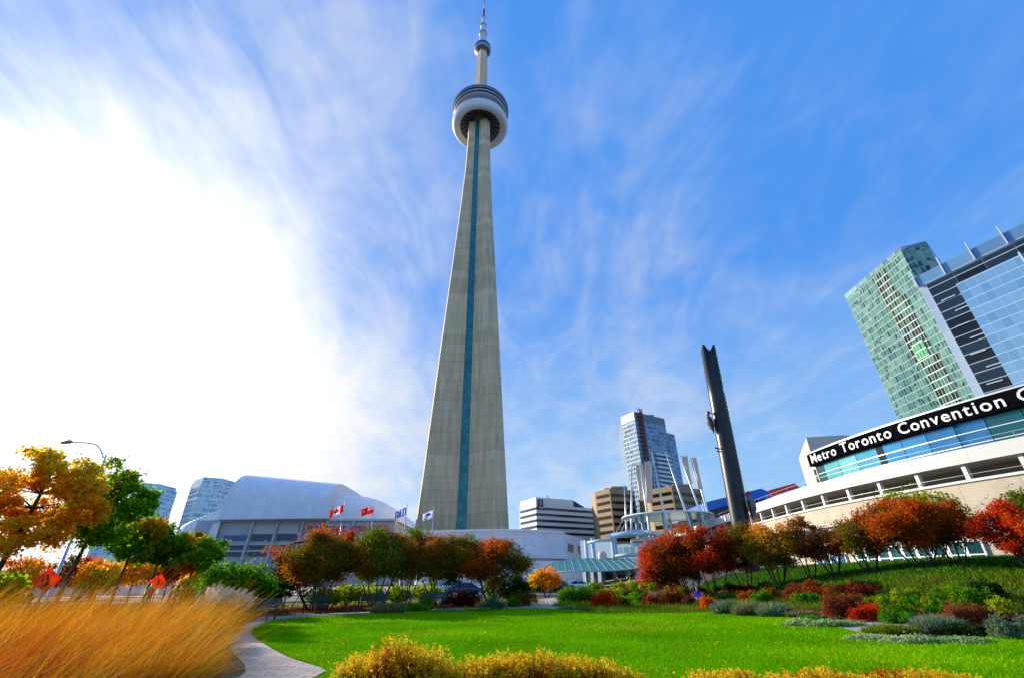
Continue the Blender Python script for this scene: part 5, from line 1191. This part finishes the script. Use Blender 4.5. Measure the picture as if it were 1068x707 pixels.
TB = [
 (402, 640, 30, 11, 'tan', 'grass', 'tawny tuft of grass below the second bench'), (430, 638, 26, 9, 'green', 'grass', 'green grassy clump right of the tawny tuft below the benches'), (446, 637, 16, 11, 'green', 'leaf', 'small round green shrub left of the brown shrub under the centre trees'),
 (472, 633, 24, 12, 'rust', 'leaf', 'brown leaved shrub in front of the dark blue car, left half'), (494, 633, 24, 12, 'maroon', 'leaf', 'darker maroon shrub below the dark blue car, right half'),
 (470, 639, 34, 5, 'mint', 'leaf', 'low pale green mat at the lawn edge under the centre trees'), (496, 638, 22, 5, 'lime', 'leaf', 'low lime mat beside the pale green mat at the lawn edge'),
 (517, 636, 24, 10, 'sage', 'leaf', 'grey green mound on the lawn edge under the dark round evergreen'), (536, 633, 14, 7, 'green', 'leaf', 'small bright green mound right of the grey green one'), (552, 632, 26, 10, 'brown', 'leaf', 'brown red shrub at the left mouth of the garden path'),
 (568, 618, 22, 8, 'green', 'leaf', 'green shrub under the small yellow orange tree'), (588, 617, 18, 7, 'green', 'leaf', 'dark green shrub in front of the parked white car'),
 (597, 630, 33, 13, 'green', 'leaf', 'big green mound at the right side of the garden path'), (601, 636, 26, 6, 'mint', 'leaf', 'low mint green mat between path and maroon shrub'),
 (618, 629, 24, 12, 'maroon', 'leaf', 'dark maroon shrub left of the bright red one'), (634, 628, 20, 11, 'brown', 'leaf', 'brown shrub above the bright red one'), (628, 635, 26, 11, 'fire', 'leaf', 'bright red low shrub on the lawn edge by the garden path'),
 (624, 638, 26, 4, 'olive', 'leaf', 'thin olive mat along the lawn under the bright red shrub'),
 (622, 619, 17, 9, 'lime', 'leaf', 'clipped lime mound under the canopy columns, leftmost'), (640, 617, 15, 8, 'lime', 'leaf', 'clipped lime mound below the person in the red top'), (654, 616, 13, 8, 'yellow', 'leaf', 'yellowest clipped mound, below the cream wall end'), (665, 616, 12, 8, 'lime', 'leaf', 'clipped lime mound in front of the cream wall'), (675, 617, 13, 9, 'lime', 'leaf', 'lime mound between the cream wall and the red edged tree'), (686, 618, 14, 10, 'lime', 'leaf', 'lime mound under the left side of the red edged tree'), (699, 618, 14, 9, 'yellow', 'leaf', 'yellow mound at the foot of the red edged tree'),
 (640, 623, 24, 7, 'lime', 'leaf', 'second row lime shrub above the brown shrub'), (662, 623, 24, 7, 'olive', 'leaf', 'olive shrub in the second row left of the brown red shrub'), (655, 630, 28, 8, 'green', 'leaf', 'green mound left of centre in the row right of the red shrub'), (674, 631, 20, 8, 'green', 'leaf', 'green mound touching the tall brown red shrub'), (648, 634, 20, 6, 'dark', 'leaf', 'dark green low mound right of the bright red shrub'),
 (687, 633, 18, 13, 'rust', 'leaf', 'tall brown red shrub at the lawn edge, left one of the pair'), (702, 633, 18, 14, 'brown', 'leaf', 'tall brown red shrub at the lawn edge, right one of the pair'), (714, 624, 16, 8, 'green', 'leaf', 'green shrub behind the red low plants left of the sitting person'),
 (720, 633, 20, 7, 'maroon', 'leaf', 'low dark red plant left of the sitting person'), (733, 632, 14, 7, 'olive', 'grass', 'olive tuft in front of the sitting person'), (744, 636, 17, 9, 'fire', 'leaf', 'low red plant right of the sitting person'),
 (762, 640, 26, 13, 'sage', 'grass', 'grey green grass tuft, first right of the low red plant'), (786, 642, 28, 13, 'tan', 'grass', 'pale tawny grass tuft, second right of the low red plant'), (812, 643, 28, 12, 'sage', 'grass', 'grey green grass tuft, third right of the low red plant'), (838, 643, 26, 12, 'tan', 'grass', 'tawny grass tuft above the white flowering mat'),
 (801, 630, 26, 10, 'green', 'leaf', 'dark green shrub in the shade under the orange topped tree'), (770, 626, 30, 6, 'dark', 'leaf', 'very dark low shrub under the red brown tree'), (849, 631, 24, 10, 'green', 'leaf', 'green shrub up the slope left of the brown seed head shrub'),
 (851, 647, 22, 7, 'green', 'leaf', 'bright green low mound between tawny tuft and white mat'),
 (846, 653, 34, 8, 'mint', 'flower', 'white flowering mat at the lawn edge, left part'), (878, 654, 40, 9, 'mint', 'flower', 'white flowering mat at the lawn edge reaching the small path'),
 (876, 645, 26, 16, 'rust', 'leaf', 'brown seed head shrub left of the orange red one'), (896, 644, 24, 15, 'rust', 'leaf', 'reddish seed head shrub joined to the orange red one'), (918, 648, 36, 11, 'fire', 'leaf', 'orange red feathery shrub behind the small path'), (946, 651, 30, 10, 'green', 'leaf', 'green mound at the far side of the small path'),
 (892, 624, 30, 6, 'dark', 'leaf', 'dark low hedge piece high on the slope'),
 (938, 664, 46, 11, 'olive', 'grass', 'olive grass tuft in front of the small path'), (920, 669, 40, 8, 'mint', 'flower', 'white flowering mat in front of the small path, left part'), (965, 672, 50, 9, 'mint', 'flower', 'white flowering mat in front of the small path, middle part'), (1012, 672, 46, 8, 'mint', 'flower', 'white flowering mat in front of the small path, right part'),
 (988, 661, 38, 17, 'sage', 'grass', 'tall grey green tuft between the small path and the rust shrubs'), (1020, 656, 38, 18, 'rust', 'leaf', 'rust brown shrub near the right edge, left one'), (1055, 655, 32, 15, 'rust', 'leaf', 'rust brown shrub at the right edge of the view'),
 (1024, 664, 40, 9, 'dark', 'leaf', 'dark green low row under the rust shrub near the right edge'), (1062, 667, 30, 14, 'sage', 'leaf', 'grey green mound at the right edge of the lawn'),
 (1030, 634, 34, 14, 'green', 'leaf', 'spreading juniper on the slope, lower one'), (1052, 628, 36, 14, 'dark', 'leaf', 'spreading dark juniper on the slope below the bright red tree'), (1012, 625, 30, 11, 'green', 'leaf', 'spreading juniper on the slope under the orange tree'), (1068, 642, 30, 12, 'lime', 'leaf', 'yellow green juniper at the right edge'),
]
for i, (px, py, pw, ph, pal, kd, lab) in enumerate(TB):
    g = gph(px, py); s = 532/g.y*(1 if abs(px-534) < 300 else 1.0); w_ = pw/s; h = max(.12, ph/s*.92); g = Vector((g.x, g.y+w_*.25, 0))
    mound(g.x, g.y, w_*1.3, h*(.6 if kd == 'flower' or 'mat' in lab.split() else 1.12), pal, lab, kd, seed=i, d=max(w_*.62, .9), name={'leaf': 'shrub', 'grass': 'grass_tuft', 'flower': 'flowering_mat'}[kd], cat={'leaf': 'shrub', 'grass': 'ornamental grass', 'flower': 'flower mat'}[kd])
# small bushes dotted over the slope
r2 = np.random.default_rng(5); i = 0
for row, (py, x0, x1, st_p) in enumerate([(622, 950, 1000, 13), (628, 918, 1004, 14), (634, 908, 1000, 15), (640, 938, 1004, 16)]):
    px = x0
    while px < x1:
        g = gph(px+r2.uniform(-3, 3), py+r2.uniform(-1.5, 1.5)); k = int((px-x0)/st_p)
        mound(g.x, g.y, .55*r2.uniform(.8, 1.3), .33*r2.uniform(.8, 1.2), 'green' if r2.uniform() > .2 else 'lime', f'{ORD[k]} from the left in the {["top", "second", "third", "lowest"][row]} row of little green bushes dotting the slope', seed=200+i, group='little green bushes on the slope', n=900, leaf=.035); px += st_p; i += 1
# low shrubs filling the shaded bed under the right hand trees
r2 = np.random.default_rng(8); k_ = 0
for row, (py, x0, x1, st_p) in enumerate([(617, 716, 905, 17), (624, 752, 905, 18)]):
    px = x0; k = 0
    while px < x1:
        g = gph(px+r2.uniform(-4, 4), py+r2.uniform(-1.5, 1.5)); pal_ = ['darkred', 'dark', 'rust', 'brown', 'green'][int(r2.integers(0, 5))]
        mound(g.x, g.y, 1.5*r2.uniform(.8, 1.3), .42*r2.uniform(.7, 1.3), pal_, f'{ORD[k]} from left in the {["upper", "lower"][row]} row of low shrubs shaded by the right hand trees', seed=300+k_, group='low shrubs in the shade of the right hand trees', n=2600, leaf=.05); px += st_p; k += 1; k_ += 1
# foreground yellow leaved shrubs
FG = [(385, 9.6, 1.15, .55), (412, 9.3, .95, .80), (442, 9.2, 1.0, .68), (468, 9.0, .8, .48), (500, 9.0, .9, .55), (530, 9.1, 1.0, .60), (562, 9.0, .95, .62), (594, 9.0, .95, .57), (624, 8.9, .85, .50), (650, 8.8, .7, .40),
      (735, 8.9, .85, .33), (765, 9.0, .8, .34), (822, 9.0, .9, .30), (855, 9.0, .8, .34), (886, 8.8, .8, .30), (925, 8.9, .9, .32), (962, 8.8, .9, .33), (996, 8.6, .7, .30)]
for i, (px, Y, w_, h) in enumerate(FG):
    r = np.random.default_rng(900+i); x = at(px, 690, Y).x
    t = thing('spirea_shrub', (x, Y, 0), f'{(ORD+["seventeenth", "eighteenth"])[i]} from left of the yellow leaved shrubs along the near lawn edge', 'shrub', 'yellow and orange leaved shrubs along the near edge of the lawn')
    ns = int(230*w_*w_+60); a = r.uniform(0, 2*PI, ns); rr = np.sqrt(r.uniform(0, 1, ns)); h0 = h*np.sqrt(np.clip(1-rr**3*.75, 0, 1))*r.uniform(.72, 1.12, ns)
    tip = np.stack([rr*np.cos(a)*w_*.58, rr*np.sin(a)*w_*.5, h0], 1); rt = tip*np.array([.35, .35, 0]); m = MB()
    dv = tip-rt; L = np.linalg.norm(dv, axis=1); blades(rt, unit(dv), L, np.full(ns, .008), np.full((ns, 3), .1)*np.array([1, .55, .35]), np.zeros((ns, 3)), 'stems', parent=t, r=r)
    nl = 46; T = r.uniform(.25, 1.02, (ns, nl)); P = rt[:, None]+dv[:, None]*T[..., None]+r.normal(size=(ns, nl, 3))*.016; T = T.ravel(); P = P.reshape(-1, 3)
    hot = np.repeat(lownoise(tip, 3, r)+r.normal(size=ns)*.5, nl); Y_ = np.array([(.90, .60, .02), (.85, .45, .015), (.80, .66, .04)]); O_ = np.array([(.50, .05, .01), (.62, .14, .012), (.30, .04, .012)]); G_ = np.array([(.10, .13, .012), (.07, .10, .012), (.16, .15, .015)])
    j = r.integers(0, 3, len(T)); c = np.where((T > .74)[:, None], Y_[j], np.where((hot+T > .9)[:, None], O_[j], G_[j])); c = np.where(((hot > 1.0) & (T > .8))[:, None], O_[j], c)
    leaves(P, .0175, c, name='foliage', parent=t, r=r, up=.5, asp=.42)
# plumed grasses by the path bend
for i, (px, py, hh) in enumerate([(204, 640, 1.2), (213, 641, 1.3), (224, 642, 1.3), (236, 643, 1.2), (219, 637, 1.35), (229, 640, 1.25), (246, 642, 1.05)]):
    r = np.random.default_rng(700+i); g = gp(px, py+8); g = at(px, py, 19.5+i*.35); x, y = g.x, g.y
    t = thing('plume_grass', (x, y, 0), f'{ORD[i]} of the tufts of grass with pinkish white plumes beside the bend of the path', 'ornamental grass', 'plumed grass tufts by the path bend')
    n = 1500; a = r.uniform(0, 2*PI, n); rr = r.uniform(0, 1, n); root = np.stack([np.cos(a)*rr*.22, np.sin(a)*rr*.22, 0*a], 1); dv = unit(np.stack([np.cos(a)*.5*rr, np.sin(a)*.5*rr, 1+0*a], 1)+r.normal(size=(n, 3))*.12)
    blades(root, dv, hh*r.uniform(.5, .9, n), np.full(n, .016), colour(root*5, 'olive', r), np.stack([np.cos(a)*.35+.2, np.sin(a)*.35, -.35+0*a], 1), 'leaves', t, r=r)
    n = 34; a = r.uniform(0, 2*PI, n); dv = unit(np.stack([np.cos(a)*.3+.12, np.sin(a)*.3, 1+0*a], 1)); L = hh*r.uniform(.95, 1.3, n); tip = dv*L[:, None]+np.array([.15, 0, -.03])*L[:, None]
    k = 110; s = r.uniform(-.22, .03, (n, k)); P = tip[:, None]+(unit(dv+np.array([.5, 0, -.15])))[:, None]*s[..., None]+r.normal(size=(n, k, 3))*.017; P = P.reshape(-1, 3)
    leaves(P, .022, np.tile(np.array([.95, .80, .62]), (len(P), 1)), asp=.25, name='plumes', parent=t, r=r)
    blades(np.zeros((n, 3)), dv, L, np.full(n, .008), np.tile(np.array([.4, .35, .12]), (n, 1)), np.tile(np.array([.15, 0, -.03]), (n, 1)), 'stalks', t, r=r)

# big mass of golden grass in the left foreground
r = np.random.default_rng(77); GP = [tuple(p[:2]) for p in spline([(-5.5, 8.2, 0), (-6.2, 10.6, 0), (-7.7, 13.2, 0), (-9.5, 15.6, 0), (-11.7, 16.8, 0), (-13.2, 18.2, 0), (-18, 18.4, 0), (-23, 17.5, 0), (-22, 12, 0), (-15, 7.2, 0), (-9, 5.6, 0), (-6, 6.6, 0)], 5, True)]
def in_region(n, poly, bias=0):
    lo = np.min(poly, 0); hi = np.max(poly, 0); out = []; tot = 0
    while tot < n:
        P = r.uniform(lo, hi, (n, 2)); P = P[inpoly(P, poly)]
        if bias: d = np.linalg.norm(P, axis=1); P = P[r.uniform(size=len(P)) < np.clip((bias/d)**2, 0, 1)]
        out.append(P); tot += len(P)
    return np.concatenate(out)[:n]
# height of the mass varies from tuft to tuft
tc_ = in_region(330, GP); th = r.uniform(.82, 1.52, len(tc_))*np.clip(.85+.012*np.linalg.norm(tc_, axis=1), .9, 1.08)
def tufts(n, spread, bias):
    w8 = np.clip((bias/np.linalg.norm(tc_, axis=1))**1.3, 0, 1); k = r.choice(len(tc_), n, p=w8/w8.sum()); o = r.normal(size=(n, 2))*spread; P = tc_[k]+o; return np.concatenate([P, np.zeros((n, 1))], 1), np.concatenate([o, np.zeros((n, 1))], 1), th[k]
edge = lambda P: np.clip(np.minimum(1, .62+.075*np.abs(P[:, 0]+4.0)), .6, 1.0)
n = 60000; rt, o, hk = tufts(n, .17, 9); dv = unit(o*1.2+np.array([.10, .05, 1])+r.normal(size=(n, 3))*.28); e = edge(rt)
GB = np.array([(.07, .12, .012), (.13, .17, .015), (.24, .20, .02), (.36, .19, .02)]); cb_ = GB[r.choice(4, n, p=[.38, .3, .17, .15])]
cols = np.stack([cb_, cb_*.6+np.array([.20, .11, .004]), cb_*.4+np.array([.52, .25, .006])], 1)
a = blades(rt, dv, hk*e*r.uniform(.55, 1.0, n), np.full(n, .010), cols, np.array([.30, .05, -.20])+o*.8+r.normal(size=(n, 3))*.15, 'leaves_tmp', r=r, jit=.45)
n = 62000; rt, o, hk = tufts(n, .15, 9); dv = unit(o*.9+np.array([.14, .05, 1])+r.normal(size=(n, 3))*.22); e = edge(rt)
GO = np.array([(.90, .38, .010), (.80, .26, .008), (.98, .62, .06), (.62, .14, .008)]); g_ = GO[r.choice(4, n, p=[.4, .3, .15, .15])]
rx_ = (lownoise(rt, .5, r)+(rt[:, 0] > -9)*.7 > .9) & (r.uniform(size=n) < .6); g_ = np.where(rx_[:, None], np.array([.55, .10, .015]), g_); gx_ = (lownoise(rt, .6, r) > 1.15) & (r.uniform(size=n) < .6); g_ = np.where(gx_[:, None], np.array([.22, .26, .03]), g_)
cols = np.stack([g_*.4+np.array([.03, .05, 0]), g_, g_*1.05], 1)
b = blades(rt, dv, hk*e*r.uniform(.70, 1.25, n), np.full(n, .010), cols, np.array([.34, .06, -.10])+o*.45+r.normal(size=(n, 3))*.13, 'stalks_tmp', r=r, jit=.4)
bpy.context.view_layer.update()
bmj = bmesh.new(); bmj.from_mesh(a.data); bmj.from_mesh(b.data); me = bpy.data.meshes.new('golden_grass'); bmj.to_mesh(me); bmj.free(); me.materials.append(BLADE)
for o_ in (a, b): d_ = o_.data; bpy.data.objects.remove(o_); bpy.data.meshes.remove(d_)
gg = bpy.data.objects.new('golden_grass', me); C.objects.link(gg); tag(gg, 'sea of wind combed golden orange grass filling the left foreground', 'ornamental grass', kind='stuff')

# lawn blades
n = 170000; P2 = in_region(n, LAWN, 11); P = np.concatenate([P2, (Hn(P2[:, 0], P2[:, 1])+.02)[:, None]], 1); dv = unit(r.normal(size=(n, 3))*.45+np.array([0, 0, 1])); dist = np.linalg.norm(P2, axis=1)
v = lownoise(P*np.array([1, 1, 0]), .7, r)*.9+lownoise(P*np.array([.15, 1.3, 0]), 1.2, r)*.35+r.normal(size=n)*.4; GL = np.array([(.12, .35, .002), (.19, .45, .003), (.30, .51, .006), (.46, .52, .02)]); gl = GL[np.digitize(v, [-.4, .4, 1.3])]
tag(blades(P, dv, r.uniform(.035, .075, n), .006+.0007*dist, gl, r.normal(size=(n, 3))*.25, 'lawn_grass', r=r, seg=1), 'short mown green lawn grass', 'grass', kind='stuff')
# rough grass on the slope
SP = [(14, 36), (16, 30), (19, 25), (25, 21), (34, 18), (48, 16), (50, 29), (40, 33), (34, 50), (20, 50)]
n = 60000; P2 = in_region(n, SP, 26); P = np.concatenate([P2, (Hn(P2[:, 0], P2[:, 1])+.01)[:, None]], 1); dv = unit(r.normal(size=(n, 3))*.5+np.array([0, 0, 1])); gl = np.array(PAL['green']+PAL['dark'])[r.integers(0, 8, n)]  # dark palette mixed in so the blades carry painted tree shade too
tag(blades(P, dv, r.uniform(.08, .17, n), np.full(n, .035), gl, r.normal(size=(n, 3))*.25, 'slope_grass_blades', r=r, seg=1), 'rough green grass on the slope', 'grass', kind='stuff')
# leaf litter and mulch
def litter(n, poly, pal, label, s=.05, bias=25):
    P2 = in_region(n, poly, bias); P = np.concatenate([P2, (Hn(P2[:, 0], P2[:, 1])+.035+r.uniform(0, .05, n))[:, None]], 1); tag(leaves(P, s, np.array(PAL[pal])[r.integers(0, 4, n)], name='fallen_leaves', r=r, up=2.5), label, 'fallen leaves', kind='stuff')
litter(16000, [(-13, 31.5), (-3, 35.5), (1, 37.5), (1, 42), (-14, 41), (-20, 33)], 'rust', 'reddish fallen leaves and mulch below the centre trees')
litter(14000, [(8, 30), (13, 25), (15, 30), (18, 40), (10, 46), (6, 42)], 'fire', 'red fallen leaves under the right hand trees', bias=30)
litter(14000, [(13, 21), (19, 17), (30, 15), (32, 19), (24, 24), (16, 30), (11, 29)], 'rust', 'brown red mulch over the planted slope')
litter(5000, [(-5.0, 8.5), (-5.9, 10.6), (-7.3, 13.3), (-9.2, 16), (-12, 19), (-14, 24), (-16, 24), (-13, 17), (-9, 13), (-7, 8.5)], 'gold', 'fallen leaves along the left edge of the footpath', .035, 12)
litter(2500, LAWN, 'gold', 'scattered yellow leaves on the lawn', .03, 10)
n = 46000; P2 = in_region(n, [(2.5, 36), (4.5, 28), (12, 27.5), (14, 23), (20, 19), (27, 15), (30, 20), (16, 32), (10, 42), (4, 42)], 25); P = np.concatenate([P2, (Hn(P2[:, 0], P2[:, 1])+.01)[:, None]], 1)
dv = unit(r.normal(size=(n, 3))*.5+np.array([0, 0, 1])); gl = np.array(PAL['olive']+PAL['green'])[r.integers(0, 8, n)]
tag(blades(P, dv, r.uniform(.08, .30, n), np.full(n, .03), gl, r.normal(size=(n, 3))*.25, 'ground_cover', r=r, seg=1), 'low green ground cover between the shrubs of the planted bed', 'ground cover', kind='stuff')
n = 16000; P2 = in_region(n, [(-30, 19), (-14, 19), (-13, 25), (-16, 29), (-22, 34), (-9, 40), (3, 40), (0, 50), (-30, 43), (-44, 43), (-46, 28)], 30); P = np.concatenate([P2, np.full((n, 1), .01)], 1)
dv = unit(r.normal(size=(n, 3))*.5+np.array([0, 0, 1])); gl = np.array(PAL['olive']+PAL['lime'])[r.integers(0, 8, n)]
tag(blades(P, dv, r.uniform(.1, .25, n), np.full(n, .05), gl, r.normal(size=(n, 3))*.25, 'ground_cover', r=r, seg=1), 'rough green ground cover below the maples and benches', 'ground cover', kind='stuff')
